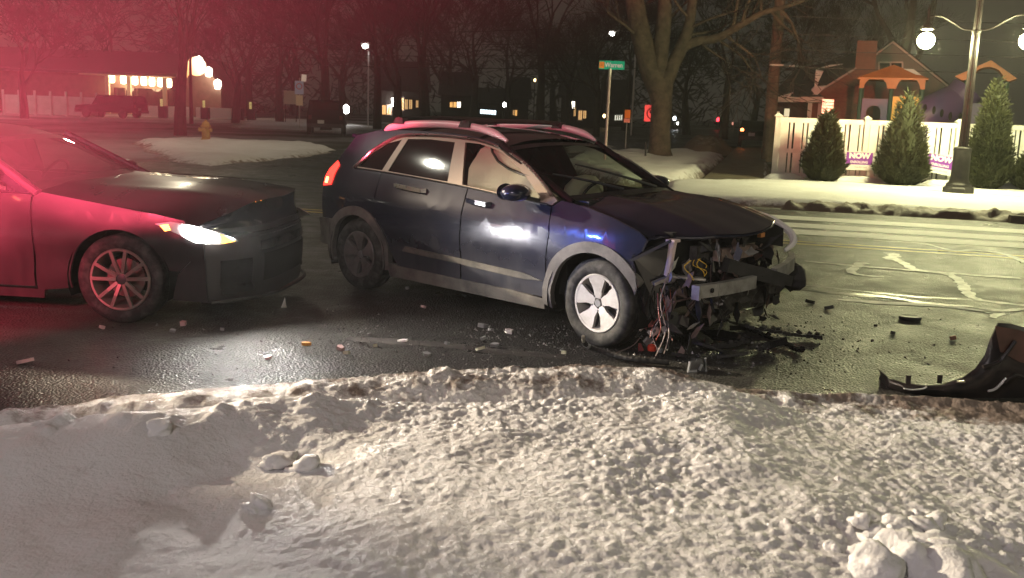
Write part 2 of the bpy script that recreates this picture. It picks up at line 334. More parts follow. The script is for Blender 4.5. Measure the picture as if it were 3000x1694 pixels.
Z = -.08 + .14 * ss(-.06, .03, d1) + (.015 + .095 * wind) * ss(-.04, .07, d1) * (1 - .95 * ss(.25, 1.0, d1 / gap))
Z -= .05 * ss(1.2, 2.0, Xg) * (1 - ss(.1, 1.0, d1)) * ss(0, .1, d1)
Z += ss(-.02, .10, d2) * (.085 * (1 - ss(1.0, 1.8, Xg)) + .055 * ss(-2.6, -1.2, Xg) + .10 * left) - ss(.18, .75, d2) * left * .135 + .05 * ss(.2, 2.2, d2) * (1 - left)
on = ss(-.03, .06, d1)
coarse = fbm(Xg * 3.1, Yg * 3.1, 4, 11); crunch = fbm(Xg * 34, Yg * 34, 3, 21, .66) + .28 * fbm(Xg * 12, Yg * 12, 2, 23); grain = fbm(Xg * 60, Yg * 60, 2, 31)
rough = .25 + .75 * ss(-1.0, .1, Xg + .25 * (Yg - 3)) * ss(1.2, 2.1, Yg + .5 * fbm(Xg * 1.2, Yg * 1.2, 2, 77))
Z += on * (.030 * coarse + .0120 * rough * (.45 + 1.5 * np.clip(fbm(Xg * 1.7, Yg * 1.7, 3, 91) + .42, 0, 1)) * np.maximum(crunch, -.4) + .006 * rough * grain)
lump = np.maximum(fbm(Xg * 5.5, Yg * 5.5, 3, 41) - .12, 0)
Z += on * lump * .10 * np.exp(-((d2 - .12) / .16) ** 2) * left + on * lump * .06 * np.exp(-((d1 - .12) / .14) ** 2)
dirt = .38 * np.exp(-((d1 - .03) / .06) ** 2) + .24 * np.exp(-((d1 - .2) / .3) ** 2) * ss(-.02, .1, d1) + .30 * ss(2.0, 2.9, Xg) * (1 - ss(.2, .7, d1)) + .10
dirt = np.where(d1 < 0, .45, np.clip(dirt, 0, 1)) * (1 - .6 * ss(.05, .3, d2))
SNOW = dict(xs=xs, ys=ys, Z=Z)
def snow_h(x, y):
    i = int(np.clip((y - ys[0]) / .0105, 0, len(ys) - 1)); j = int(np.clip((x - xs[0]) / .0105, 0, len(xs) - 1)); return float(Z[i, j])
sn = grid_obj('snow_bank', np.stack([Xg, Yg, Z], -1), M_SNOW); tag(sn, kind='structure'); set_dirt(sn, dirt)
xo = np.arange(-40, 40.1, .5); yo = np.arange(-14, 1.8, .5); Xo, Yo = np.meshgrid(xo, yo)
so = grid_obj('pavement_snow', np.stack([Xo, Yo, .06 + .05 * fbm(Xo, Yo, 3, 8)], -1), M_SNOWF); tag(so, kind='structure'); set_dirt(so, np.zeros(Xo.shape))
for sgn in (-1, 1):
    xo = np.arange(4.3, 40, .25) if sgn > 0 else np.arange(-40, -3.4, .25); yo = np.arange(.9, 5.6, .1); Xo, Yo = np.meshgrid(xo, yo)
    yk = np.interp(Xo, ex, ey) if sgn < 0 else ey[-1] - .24 * (Xo - ex[-1]); 
    so = grid_obj('pavement_snow', np.stack([Xo, Yo, -.07 + .17 * ss(0, .2, yk - Yo) + .04 * fbm(Xo * 2, Yo * 2, 3, 8)], -1), M_SNOWF); tag(so, kind='structure'); set_dirt(so, np.zeros(Xo.shape))

def snow_patch(name, poly, h, res, seed, mt, rough=.05, edge=.3, dirty=.0, fs=1.3, base=-.08, slope=None):
    poly = [Vector((p[0], p[1], 0)) for p in poly]; x0 = min(p.x for p in poly) - .4; x1 = max(p.x for p in poly) + .4; y0 = min(p.y for p in poly) - .4; y1 = max(p.y for p in poly) + .4
    X, Y = np.meshgrid(np.arange(x0, x1, res), np.arange(y0, y1, res)); n = len(poly)
    dist = np.full(X.shape, 1e9); ins = np.zeros(X.shape, bool)
    for i in range(n):
        a, b = poly[i], poly[(i + 1) % n]; ex_, ey_ = b.x - a.x, b.y - a.y; L2 = ex_ * ex_ + ey_ * ey_ + 1e-9
        t = np.clip(((X - a.x) * ex_ + (Y - a.y) * ey_) / L2, 0, 1); dist = np.minimum(dist, np.hypot(X - a.x - t * ex_, Y - a.y - t * ey_))
        c = ((a.y > Y) != (b.y > Y)) & (X < (b.x - a.x) * (Y - a.y) / ((b.y - a.y) if abs(b.y - a.y) > 1e-9 else 1e-9) + a.x); ins ^= c
    sd = np.where(ins, dist, -dist) + .35 * edge * fbm(X * fs * 2, Y * fs * 2, 3, seed)
    e = ss(0, edge, sd); Zp = base + (h - base) * e + e * rough * fbm(X * fs, Y * fs, 4, seed + 5) * 2
    o = grid_obj(name, np.stack([X, Y, Zp], -1), mt); tag(o, kind='structure'); set_dirt(o, np.clip(dirty + .9 * np.exp(-(sd / (edge * .6)) ** 2) * (dirty > 0), 0, 1)); return o
KN = KERB_N + .5
snow_patch('far_snow', [AN(-1.5, KN + .15), AN(40, KN + .15), AN(40, 24.2), AN(13, 24.6), AN(5.2, 25.8), AN(1.0, 24.4), AN(-1.5, 22.5)], .13, .11, 51, M_SNOWF, .010, .35, 0.001)
snow_patch('far_slush', [AN(1.0, KERB_N + .12), AN(40, KERB_N + .12), AN(40, KN + .55), AN(1.0, KN + .5)], .095, .055, 52, M_SLUSH, .07, .25, .25, 3.6)
blk = [G(1630, 470, .2), G(1800, 520, .2), G(2040, 516, .2), G(2062, 505, .2), G(2118, 470, .2), G(2132, 452, .2), G(1990, 440, .2), G(1700, 440, .2)]
snow_patch('corner_snow', blk, .26, .12, 53, M_SNOWF, .05, .5, .001)
snow_patch('island_snow', [G(360, 410), G(470, 474), G(620, 492), G(800, 474), G(985, 452), G(1008, 438), G(900, 418), G(620, 405)], .09, .2, 54, M_SNOWF, .08, .9, .001, .6)
snow_patch('field_snow', [G(640, 372), G(1020, 392), G(1130, 372), G(1000, 352), G(700, 345)], .05, .9, 55, M_SNOWF, .05, 2.0, .15, .3)
snow_patch('lawn_snow', [G(1100, 398), G(1300, 402), G(1300, 378), G(1120, 374)], .05, .9, 56, M_SNOWF, .05, 2.0, .2, .3)
snow_patch('verge_snow', [G(1640, 452), G(1760, 446), G(1830, 432), G(1740, 424), G(1640, 430)], .08, .35, 57, M_SNOWF, .05, .8, .10, .6)
snow_patch('bank_snow', [G(1980, 440, .1), G(2140, 448, .1), G(2150, 425, .1), G(2010, 412, .1)], .42, .2, 58, M_SLUSH, .22, 1.0, .15, 1.2)
snow_patch('driveway_snow', [G(2222, 520, .12), G(2262, 522, .12), G(2256, 470, .12), G(2226, 478, .12)], .22, .12, 59, M_SNOWF, .08, .3, .1, 1.5)
# ------------------------------------------------------------------ car bodywork: panels cut in side view and wrapped on the body's curved flank
def paint(name, c, r=.28, dust=(.15, .145, .14), zlo=.15, zhi=.75, amt=.55, flake=0):
    m = bpy.data.materials.new(name); m.use_nodes = True; t = m.node_tree; N = t.nodes; L = t.links; p = N['Principled BSDF']
    p.inputs['Metallic'].default_value = .25; p.inputs['Coat Weight'].default_value = .8; p.inputs['Coat Roughness'].default_value = .05
    tcn = N.new('ShaderNodeTexCoord'); sx = N.new('ShaderNodeSeparateXYZ'); L.new(tcn.outputs['Object'], sx.inputs[0])
    n = N.new('ShaderNodeTexNoise'); n.inputs['Scale'].default_value = 3.5; n.inputs['Detail'].default_value = 7
    mp = N.new('ShaderNodeMapping'); mp.inputs['Scale'].default_value = (2.2, 1, .7); L.new(tcn.outputs['Object'], mp.inputs['Vector']); L.new(mp.outputs[0], n.inputs['Vector'])
    mr = N.new('ShaderNodeMapRange'); mr.inputs['From Min'].default_value = zhi; mr.inputs['From Max'].default_value = zlo; mr.inputs['To Min'].default_value = .06; mr.inputs['To Max'].default_value = amt * 1.5; L.new(sx.outputs[2], mr.inputs['Value'])
    mu = N.new('ShaderNodeMath'); mu.operation = 'MULTIPLY'; L.new(mr.outputs[0], mu.inputs[0]); nr = N.new('ShaderNodeMapRange'); nr.inputs['From Min'].default_value = .25; nr.inputs['From Max'].default_value = .7; nr.inputs['To Min'].default_value = .35; L.new(n.outputs['Fac'], nr.inputs['Value']); L.new(nr.outputs[0], mu.inputs[1]); mu.use_clamp = True
    mx = N.new('ShaderNodeMix'); mx.data_type = 'RGBA'; mx.inputs[6].default_value = (*c, 1); mx.inputs[7].default_value = (*dust, 1); L.new(mu.outputs[0], mx.inputs[0]); L.new(mx.outputs[2], p.inputs['Base Color'])
    ra = N.new('ShaderNodeMapRange'); ra.inputs['To Min'].default_value = r; ra.inputs['To Max'].default_value = .75; L.new(mu.outputs[0], ra.inputs['Value']); L.new(ra.outputs[0], p.inputs['Roughness'])
    ca = N.new('ShaderNodeMapRange'); ca.inputs['To Min'].default_value = .8; ca.inputs['To Max'].default_value = .12; L.new(mu.outputs[0], ca.inputs['Value']); L.new(ca.outputs[0], p.inputs['Coat Weight'])
    return m
M_NAVY = paint('navy_paint', (.006, .009, .030), .2, amt=.30)
M_DARKP = paint('grey_paint', (.010, .009, .011), .26, dust=(.10, .09, .09), amt=.30)
M_CLAD = mat('grey_cladding', (.065, .062, .06), .62, c2=(.16, .15, .138), ns=5, bump=.25, bs=120, bd=.003)
M_BLACK = mat('black_plastic', (.012, .012, .013), .5, c2=(.035, .034, .034), ns=9)
M_GBLK = mat('gloss_black', (.006, .006, .008), .12, coat=.5)
M_TYRE = mat('tyre_rubber', (.018, .018, .018), .8, c2=(.085, .082, .078), ns=11, lo=.44, hi=.72, bump=.4, bs=70, bd=.004)
M_ALLOY = mat('alloy_silver', (.56, .55, .54), .35, metal=.25, c2=(.36, .345, .33), ns=6, r2=.5)
M_ALLOYD = mat('alloy_dark', (.09, .09, .095), .4, metal=.5)
M_BRASSY = mat('alloy_smoked', (.45, .40, .36), .3, metal=.8)
M_CHROME = mat('satin_chrome', (.62, .60, .57), .22, metal=1.0, r2=.35, ns=4, c2=(.55, .53, .5))
M_RAIL = mat('silver_roof_rail', (.66, .66, .66), .42, metal=.35)
M_GLASSD = mat('privacy_glass', (.016, .014, .012), .05, coat=.3)
M_GLASS = clear_glass('window_glass', (.72, .76, .72), .055)
M_WSCR = clear_glass('windscreen_glass', (.62, .68, .62), .05)
M_AIRBAG = mat('airbag_fabric', (.74, .62, .52), .85, bump=.25, bs=25, bd=.02)
M_INT = mat('cabin_trim', (.03, .028, .028), .7, c2=(.06, .055, .052), ns=5)
M_LINER = mat('wheel_liner', (.010, .010, .010), .9)
M_ALU = mat('bare_aluminium', (.50, .49, .47), .48, metal=.45, c2=(.24, .22, .20), ns=7, lo=.4, hi=.7)
M_STEELP = mat('primer_metal', (.34, .25, .23), .6, c2=(.16, .11, .10), ns=8)
M_TAIL = mat('tail_lens', (.5, .01, .015), .15, emit=(1, .03, .02), es=5.0)
M_TAILH = emis('tail_lamp_glow', (1, .20, .05), 14)
M_HEAD = emis('headlight_glow', (1, .98, .92), 150)
M_AMBER = emis('amber_lamp', (1, .33, .03), 9)
M_LENS = mat('lamp_lens', (.55, .55, .55), .06, spec=.9)

class Flank:                                             # half width of the body at length x and height z
    def __init__(s, hw, zb, k1, k2, tumble, xf, pf, df, xr, pr, dr):
        s.__dict__.update(hw=hw, zb=zb, k1=k1, k2=k2, tumble=tumble, xf=xf, pf=pf, df=df, xr=xr, pr=pr, dr=dr)
    def plan(s, x):
        v = 1.0
        if x > s.xf: v -= s.df * ((x - s.xf) / s.pf) ** 2.6
        if x < s.xr: v -= s.dr * ((s.xr - x) / s.pr) ** 2.4
        return v
    def y(s, x, z):
        zb = s.zb(x); zz = min(z, zb)
        g = 1 - (s.k1 * ((zz - .62) / .45) ** 2 if zz > .62 else s.k2 * ((.62 - zz) / .42) ** 2)
        cr = .012 * math.exp(-((zz - .86) / .05) ** 2) - .022 * math.exp(-((zz - .47) / .09) ** 2)
        w = s.hw * s.plan(x) * (g + cr)
        if z > zb: w -= (z - zb) * s.tumble + .12 * (z - zb) ** 2
        return w

def panel(name, outer, fl, mt, parent, sgn=-1, off=0.0, holes=(), step=.09, rim=.02, fn=None):
    bm = bmesh.new(); edges = []
    for lp in (outer,) + tuple(holes):
        vs = [bm.verts.new((x, 0, z)) for x, z in lp]
        edges += [bm.edges.new((vs[i], vs[(i + 1) % len(vs)])) for i in range(len(vs))]
    bmesh.ops.triangle_fill(bm, use_beauty=True, edges=edges, normal=(0, -1, 0))
    x0 = min(p[0] for p in outer); x1 = max(p[0] for p in outer); z0 = min(p[1] for p in outer); z1 = max(p[1] for p in outer)
    for a, b, ax in ((x0, x1, 0), (z0, z1, 2)):
        k = a + step
        while k < b - .01:
            co = [0, 0, 0]; no = [0, 0, 0]; co[ax] = k + .0007; no[ax] = 1
            bmesh.ops.bisect_plane(bm, geom=bm.verts[:] + bm.edges[:] + bm.faces[:], plane_co=co, plane_no=no, dist=1e-5); k += step
    for f in bm.faces:
        f.normal_update()
    f = fn or (lambda x, z: (x, sgn * (fl.y(x, z) + off), z))
    be = [e for e in bm.edges if e.is_boundary]
    flip = [fc for fc in bm.faces if (fc.normal.y * sgn) < 0]
    bmesh.ops.reverse_faces(bm, faces=flip)
    for v in bm.verts: v.co = f(v.co.x, v.co.z)
    if rim:
        r = bmesh.ops.extrude_edge_only(bm, edges=be)
        for v in [g for g in r['geom'] if isinstance(g, bmesh.types.BMVert)]: v.co.y -= sgn * rim
        for e in be: e.smooth = False
    for fc in bm.faces: fc.smooth = True
    me = bpy.data.meshes.new(name); bm.to_mesh(me); bm.free(); me.materials.append(mt)
    o = bpy.data.objects.new(name, me); COL.objects.link(o); o.parent = parent; return o

def topsheet(name, fx, x0, x1, mt, parent, nx=22, ny=17, t0=-1, t1=1):      # fx(x, t) -> point
    P = np.array([[fx(x0 + (x1 - x0) * i / nx, t0 + (t1 - t0) * j / ny) for i in range(nx + 1)] for j in range(ny + 1)])
    return grid_obj(name, P, mt, parent)

def tyre_mesh(R, rim, w):
    mb = MB(); h = w / 2
    prof = [(rim, -h * .72), (rim + .012, -h * .86), (rim + (R - rim) * .45, -h), (R - .028, -h * .96), (R - .010, -h * .84), (R, -h * .66), (R, -h * .36), (R - .008, -h * .33), (R - .008, -h * .27), (R, -h * .24), (R, -.004), (R - .008, -.002), (R - .008, .006), (R, .008),
            (R, h * .24), (R - .008, h * .27), (R - .008, h * .33), (R, h * .36), (R, h * .66), (R - .010, h * .84), (R - .028, h * .96), (R - .05, h * 1.0), (rim + (R - rim) * .45, h), (rim + .03, h * .93), (rim + .012, h * .86), (rim, h * .72)]
    mb.lathe(prof, 56, caps=False); return mb
def wheel(parent, name, loc, rz, R, rim, w, style, mrim, mdark, nsp=5):
    """a wheel whose outer face looks along local +z before it is turned to face the car's right side"""
    root = bpy.data.objects.new(name, None); COL.objects.link(root); root.parent = parent; root.location = loc
    root.rotation_euler = (Matrix.Rotation(rz, 3, 'Z') @ Matrix.Rotation(PI / 2, 3, 'X')).to_euler(); root.empty_display_size = .1
    t = tyre_mesh(R, rim, w).build('tyre', M_TYRE, root, True, 35)
    h = w / 2
    mb = MB(); mb.lathe([(rim + .002, h * .80), (rim - .004, h * .86), (rim - .018, h * .84), (rim - .03, h * .5), (rim - .05, -h * .7), (rim, -h * .75)], 48, caps=False)
    mb.build('rim', mrim, root, True, 40)
    mb = MB(); mb.lathe([(0, -.02), (.15, -.02), (.15, -.005), (0, -.005)], 32); mb.build('brake_disc', mat('brake_disc', (.20, .17, .15), .4, metal=.6), root, True)
    if style == 'blade':                                 # five broad two tone spokes with dark pockets
        for k in range(nsp):
            M = Matrix.Rotation(2 * PI * k / nsp + PI / 2 + .06, 4, 'Z')
            s_ = MB(); r1 = rim - .012
            pr = [(.035, -.030), (.10, -.040), (.165, -.072), (r1 * math.cos(.40), -r1 * math.sin(.40)), (r1 * math.cos(.2), -r1 * math.sin(.2)), (r1, 0), (r1 * math.cos(.2), r1 * math.sin(.2)), (r1 * math.cos(.40), r1 * math.sin(.40)), (.165, .072), (.10, .040), (.035, .030)]
            n = len(pr); top = [M @ Vector((x, y, h * .62 + .022 * (x / r1))) for x, y in pr]; bot = [M @ Vector((x * .99, y * 1.12, h * .62 - .045)) for x, y in pr]
            s_.add(top + bot, [tuple(range(n))] + [(i, i + n, (i + 1) % n + n, (i + 1) % n) for i in range(n)])
            s_.build('spoke', mrim, root)
            d_ = MB(); M2 = Matrix.Rotation(2 * PI * (k + .5) / nsp + PI / 2 + .06, 4, 'Z')
            for sg in (-1, 1):
                a = [Vector((.075, sg * .010, h * .48)), Vector((r1 * .97 * math.cos(.19), sg * r1 * .97 * math.sin(.19), h * .62)), Vector((r1 * .97 * math.cos(.26), sg * r1 * .97 * math.sin(.26), h * .60)), Vector((.15, sg * .052, h * .44)), Vector((.09, sg * .036, h * .42))]
                q = [M2 @ p for p in a] + [M2 @ (p - Vector((0, 0, .03))) for p in a]; f_ = (0, 1, 2, 3, 4) if sg > 0 else (4, 3, 2, 1, 0)
                d_.add(q, [f_] + [(i, (i + 1) % 5, (i + 1) % 5 + 5, i + 5) for i in range(5)])
            d_.build('spoke_insert', mdark, root)
        c = MB(); c.lathe([(.0, h * .60 + .012), (.026, h * .60 + .012), (.033, h * .60 + .004), (.036, h * .45), (.075, h * .40), (.075, h * .3)], 28); c.build('hub_cap', mat('hub_grey', (.30, .30, .30), .35, metal=.6), root, True)
        for k in range(5):
            M = Matrix.Rotation(2 * PI * (k + .5) / 5 + PI / 2 + .06, 4, 'Z') @ Matrix.Translation((.057, 0, h * .42)); n_ = MB(); n_.lathe([(.0105, 0), (.0105, .022), (.007, .028), (0, .028)], 6, M)
            n_.build('wheel_nut', M_ALLOYD, root)
    else:                                                # five pairs of thin spokes
        for k in range(nsp):
            for sg in (-1, 1):
                M = Matrix.Rotation(2 * PI * k / nsp + .35, 4, 'Z'); s_ = MB(); r1 = rim - .01
                a0 = .10 * sg; a1 = .27 * sg
                p0 = Vector((.04, .012 * sg, h * .60)); p1 = Vector((r1 * math.cos(a1), r1 * math.sin(a1), h * .80))
                pm = p0.lerp(p1, .5) + Vector((0, 0, .004))
                for a_, b_ in ((p0, pm), (pm, p1)): s_.bar(M @ a_, M @ b_, .026, .020, (0, 0, 1))
                s_.build('spoke', mrim, root)
        c = MB(); c.lathe([(0, h * .66), (.030, h * .66), (.05, h * .60), (.055, h * .4)], 24); c.build('hub_cap', M_ALLOYD, root, True)
    return root

# ------------------------------------------------------------------ the crashed crossover
suv = empty('crossover', (-.8527, 8.6539, 0), -.7115, 'dark blue crossover with its whole front end torn off and silver roof rails', 'car')
FL = Flank(.90, lambda x: 1.115 - .045 * max(0, x - .3) / 1.4 if x < 1.7 else 1.07 - .05 * (x - 1.7), .105, .05, .42, 2.55, .75, .10, -.1, .6, .12)
# side view lines: x forward from the rear axle, z up
belt = [(-.10, 1.112), (.40, 1.102), (1.19, 1.066), (1.70, 1.030), (2.16, 1.000)]
def beltz(x): return float(np.interp(x, [p[0] for p in belt], [p[1] for p in belt]))
arch_f = lambda r, a0, a1, n=14: arc(2.66, .325, r, a0, a1, n)
arch_r = lambda r, a0, a1, n=14: arc(0.0, .325, r, a0, a1, n)
SILL = .235
fd = [(1.335, SILL + .06), (2.20, SILL + .06), (2.225, .55), (2.245, .78), (2.22, .985), (1.70, 1.022), (1.335, 1.052)]
rd_arc = [p for p in arch_r(.455, 4, 62, 10)]
rd = [(.452, SILL + .06), (1.322, SILL + .06), (1.322, 1.053), (.40, 1.094), (.22, 1.100), (.225, .80)] + [(.30, .62)][:0]
rd = [(.56, SILL + .06), (1.322, SILL + .06), (1.322, 1.053), (.40, 1.094), (.235, 1.098), (.245, .74), (.30, .66), (.39, .55), (.46, .42)]
ff = [(2.235, .33), (2.24, .56), (2.257, .78), (2.235, .985), (2.30, 1.035), (2.55, 1.010), (2.80, .955), (3.02, .885), (3.085, .835), (3.06, .76), (2.99, .70)] + arch_f(.445, 38, 178, 16)
rq = [(-.56, .62), (-.60, .80), (-.60, .98), (-.47, 1.15), (-.33, 1.34), (-.30, 1.40), (.0, 1.462), (.35, 1.478), (.75, 1.482), (1.1, 1.470), (1.4, 1.435), (1.62, 1.375), (1.66, 1.345), (1.56, 1.378), (1.30, 1.428), (1.02, 1.446), (.70, 1.448), (.356, 1.430), (.20, 1.385), (.02, 1.285), (-.165, 1.118), (-.12, 1.105), (.225, 1.108), (.236, .74), (.28, .66)] + arch_r(.445, 50, 138, 12)[0:] 
win_r = [(.305, 1.112), (1.075, 1.079), (1.005, 1.402), (.70, 1.412), (.42, 1.402)]
win_q = [(-.125, 1.124), (.225, 1.114), (.345, 1.392), (.18, 1.352), (.03, 1.262)]
win_f = [(1.25, 1.068), (1.70, 1.038), (2.07, 1.012), (2.085, 1.045), (1.90, 1.175), (1.70, 1.290), (1.52, 1.360), (1.30, 1.402), (1.125, 1.408)]
frame = [(-.155, 1.116), (.40, 1.100), (1.19, 1.064), (1.70, 1.028), (2.10, 1.002), (2.22, .995), (2.26, 1.03), (2.05, 1.165), (1.85, 1.275), (1.66, 1.345), (1.56, 1.376), (1.30, 1.424), (1.02, 1.442), (.70, 1.444), (.356, 1.426), (.20, 1.382), (.02, 1.282)]
clad_f = arch_f(.372, 18, 196, 20) + list(reversed(arch_f(.452, 28, 190, 20)))
clad_r = arch_r(.372, -14, 196, 22) + list(reversed(arch_r(.452, -10, 192, 22)))
sill = [(.44, .19), (2.22, .20), (2.22, .285), (1.9, .30), (1.3, .300), (.6, .30), (.42, .315)]
def both(fn):
    for s_ in (-1, 1): fn(s_)
def suv_side(s_):
    d = panel('door', fd, FL, M_NAVY, suv, s_); 
    d2 = panel('door', rd, FL, M_NAVY, suv, s_)
    if s_ < 0: d['label'] = 'front door with a bright lamp reflection'; d2['label'] = 'rear door with a chrome handle strip'
    panel('fender', ff, FL, M_NAVY, suv, s_, .004)
    panel('rear_quarter', rq, FL, M_NAVY, suv, s_, .001)
    panel('window_frame', frame, FL, M_GBLK if s_ > 0 else mat('frame_sheen', (.25, .19, .155), .35, metal=.4), suv, s_, -.004, holes=(win_r, win_q, win_f))  # near side frame tan, a reflection put into the gloss black
    for w_, n_, g_ in ((win_r, 'window', M_GLASSD), (win_q, 'quarter_window', M_GLASSD), (win_f, 'window', M_GLASS)):
        c_ = (sum(p[0] for p in w_) / len(w_), sum(p[1] for p in w_) / len(w_)); w2 = [(c_[0] + (x - c_[0]) * 1.02, c_[1] + (z - c_[1]) * 1.03) for x, z in w_]
        panel(n_, w2, FL, g_, suv, s_, -.012, rim=0)
    # bright strip round the glass
    tr = MB(); L_ = [(-.165, 1.116), (-.06, 1.205), (.02, 1.285), (.20, 1.386), (.356, 1.431), (.70, 1.449), (1.02, 1.447), (1.30, 1.429), (1.56, 1.380), (1.66, 1.349), (1.85, 1.278), (2.05, 1.168), (2.20, 1.065)]
    pts = [Vector((p.x, s_ * (FL.y(p.x, p.z) + .006), p.z)) for p in spl([(x, 0, z) for x, z in L_], 4)]
    tr.tube(pts, .013, 6); tr.build('window_trim', M_CHROME, suv, True)
    for k_ in (.026,):
        tr = MB(); tr.tube([Vector((p.x, s_ * (FL.y(p.x, p.z) + .004), p.z)) for p in spl([(x, 0, z) for x, z in ((-.15, 1.110), (.40, 1.097), (1.19, 1.061), (1.70, 1.025), (2.18, .997))], 4)], .007, 6); tr.build('belt_strip', M_BLACK, suv, True)
    panel('arch_cladding', clad_f, FL, M_CLAD, suv, s_, .016, step=.12, rim=.05)
    panel('arch_cladding', clad_r, FL, M_CLAD, suv, s_, .016, step=.12, rim=.05)
    panel('sill_cladding', sill, FL, M_CLAD, suv, s_, .012, step=.15, rim=.05)
    lw_ = [(.62, .44), (1.30, .425), (2.02, .405), (2.20, .42), (2.02, .452), (1.30, .472), (.66, .488)]
    panel('door_moulding', lw_, FL, mat('moulding_grime', (.04, .038, .037), .6, c2=(.10, .092, .085), ns=6), suv, s_, .012, step=.2, rim=.02)
    for x0, x1, z0, z1, mm in ((.46, .86, 1.005, .985, M_CHROME), (1.35, 1.62, .955, .945, M_NAVY)):
        h_ = MB(); P = [Vector((x, s_ * (FL.y(x, z) + o_), z)) for x, z, o_ in ((x0, z0, .0), (x0 + .03, z0, .032), ((x0 + x1) / 2, (z0 + z1) / 2, .04), (x1 - .03, z1, .032), (x1, z1, .0))]
        for a, b in zip(P[:-1], P[1:]): h_.bar(a, b, .016, .034, (0, 0, 1))
        h_.build('door_handle', mm, suv)
    # mirror
    y0 = FL.y(2.1, 1.03)
    cap = MB(); 
    prof = [(.0, -.115), (.045, -.112), (.075, -.085), (.086, -.03), (.084, .03), (.07, .08), (.04, .11), (0, .115)]
    M = Matrix.Translation((1.985, s_ * (y0 + .155), 1.075)) @ Matrix.Rotation(s_ * -.28, 4, 'Z') @ Matrix.Rotation(PI / 2, 4, 'X') @ Matrix.Diagonal((1.25, .78, 1.12, 1))
    cap.lathe(prof, 20, M); cap.build('mirror_housing', M_NAVY, suv, True, 60)
    g_ = MB(); Mg = Matrix.Translation((1.885, s_ * (y0 + .16), 1.075)) @ Matrix.Rotation(s_ * .12, 4, 'Z') @ Matrix.Rotation(-PI / 2, 4, 'Y') @ Matrix.Diagonal((.9, 1.25, 1, 1)); g_.lathe([(0, 0), (.07, 0), (.07, .004), (0, .004)], 20, Mg); g_.build('mirror_glass', mat('mirror_glass', (.6, .6, .62), .03, metal=1), suv)
    st = MB(); st.bar((2.06, s_ * (y0 - .02), 1.015), (2.0, s_ * (y0 + .09), 1.04), .09, .03); st.build('mirror_arm', M_BLACK, suv)
    # roof rail with its feet, and the lamps behind
    rl = MB(); P = spl([(.06, 0, 1.455), (.16, 0, 1.497), (.45, 0, 1.534), (.85, 0, 1.548), (1.20, 0, 1.534), (1.42, 0, 1.495), (1.56, 0, 1.440)], 5)
    rl.tube([Vector((p.x, s_ * (.625 - .02 * abs(p.x - .8)), p.z)) for p in P], [.012 + .021 * min(1, min(i, len(P) - 1 - i) / 5) for i in range(len(P))], 10); rl.build('roof_rail', M_RAIL, suv, True)
    tl = [(-.45, 1.155), (-.40, 1.120), (-.44, 1.03), (-.45, .935), (-.60, .915), (-.605, 1.0), (-.55, 1.08)]
    panel('tail_light', tl, FL, M_TAIL, suv, s_, .012, step=.07)
    panel('tail_light_bulb', [(-.57, .945), (-.52, .945), (-.52, 1.0), (-.565, 1.0)], FL, M_TAILH, suv, s_, .018, step=.07)
    q_ = [(-.60, .40), (-.40, .42), (-.445, .44), (-.44, .52), (-.36, .60), (-.56, .61), (-.625, .60)]
    panel('rear_bumper', [(-.66, .36), (-.43, .36), (-.45, .46), (-.40, .57), (-.34, .625), (-.56, .612), (-.64, .60)], FL, M_CLAD, suv, s_, .01)
both(suv_side)
for s_ in (-1, 1):                                        # rear corner and tail skin
    pass
tail_prof = [(-.70, .36), (-.79, .42), (-.80, .60), (-.74, .66), (-.71, .95), (-.66, 1.08), (-.42, 1.38), (-.50, 1.40)]
def tailp(k, t):
    i = min(int(k), len(tail_prof) - 2); f = k - i; x = tail_prof[i][0] * (1 - f) + tail_prof[i + 1][0] * f; z = tail_prof[i][1] * (1 - f) + tail_prof[i + 1][1] * f
    w = FL.y(-.58, min(z, 1.38)); xx = x + (abs(t) ** 5) * (.20 if z < 1.1 else .12); return (xx, t * w * .985, z)
topsheet('tailgate', tailp, 0, 7, M_NAVY, suv, 28, 14)
def roofz(x): return float(np.interp(x, [-.46, -.2, .3, .8, 1.2, 1.45, 1.60], [1.405, 1.448, 1.490, 1.503, 1.488, 1.458, 1.425]))
def roofe(x): return float(np.interp(x, [-.46, -.30, 0, .35, .75, 1.1, 1.4, 1.60], [1.385, 1.405, 1.462, 1.478, 1.482, 1.470, 1.435, 1.385]))
def roofp(x, t):
    ze = roofe(x); ye = FL.y(x, ze) + .004; z = ze + max(.012, roofz(x) - ze + .03) * (1 - abs(t) ** 2.6); return (x - .10 * (1 - t * t) * (x > 1.3) * 0, t * ye, z)
topsheet('roof', roofp, -.46, 1.585, M_GBLK, suv, 24, 16)
sp = MB(); sp.box((-.47, 0, 1.392), (.15, 1.0, .03)); sp.build('roof_spoiler', M_NAVY, suv)
for x_ in (.30, 1.12):                                    # cross bars of the roof rack, with their clamps
    cb = MB(); cb.tube([Vector((x_, y_, 1.575 + .012 * (1 - (y_ / .62) ** 2))) for y_ in np.linspace(-.66, .66, 9)], .021, 8); o_ = cb.build('roof_bar', mat('bar_black', (.05, .045, .045), .4, metal=.4), suv, True)
    for s_ in (-1, 1):
        cl_ = MB(); cl_.box((x_, s_ * .625, 1.558), (.13, .085, .055), taper=.7); cl_.build('bar_clamp', M_BLACK, suv)
def wsp(k, t):                                            # windscreen: k from roof edge (0) to cowl (1)
    x = 1.585 + (2.30 - 1.585) * k; ze = 1.385 + (1.035 - 1.385) * k - .012 * math.sin(PI * k); ye = (FL.y(1.585, 1.385) + .004) + (.735 - (FL.y(1.585, 1.385) + .004)) * k
    b = 1 - abs(t) ** 2.2; return (x + .16 * b * (k + .15) / 1.15, t * ye, ze + .038 * b + .018 * b * math.sin(PI * k))
topsheet('windscreen', lambda k, t: wsp(k, t), .02, 1.0, M_WSCR, suv, 14, 16)
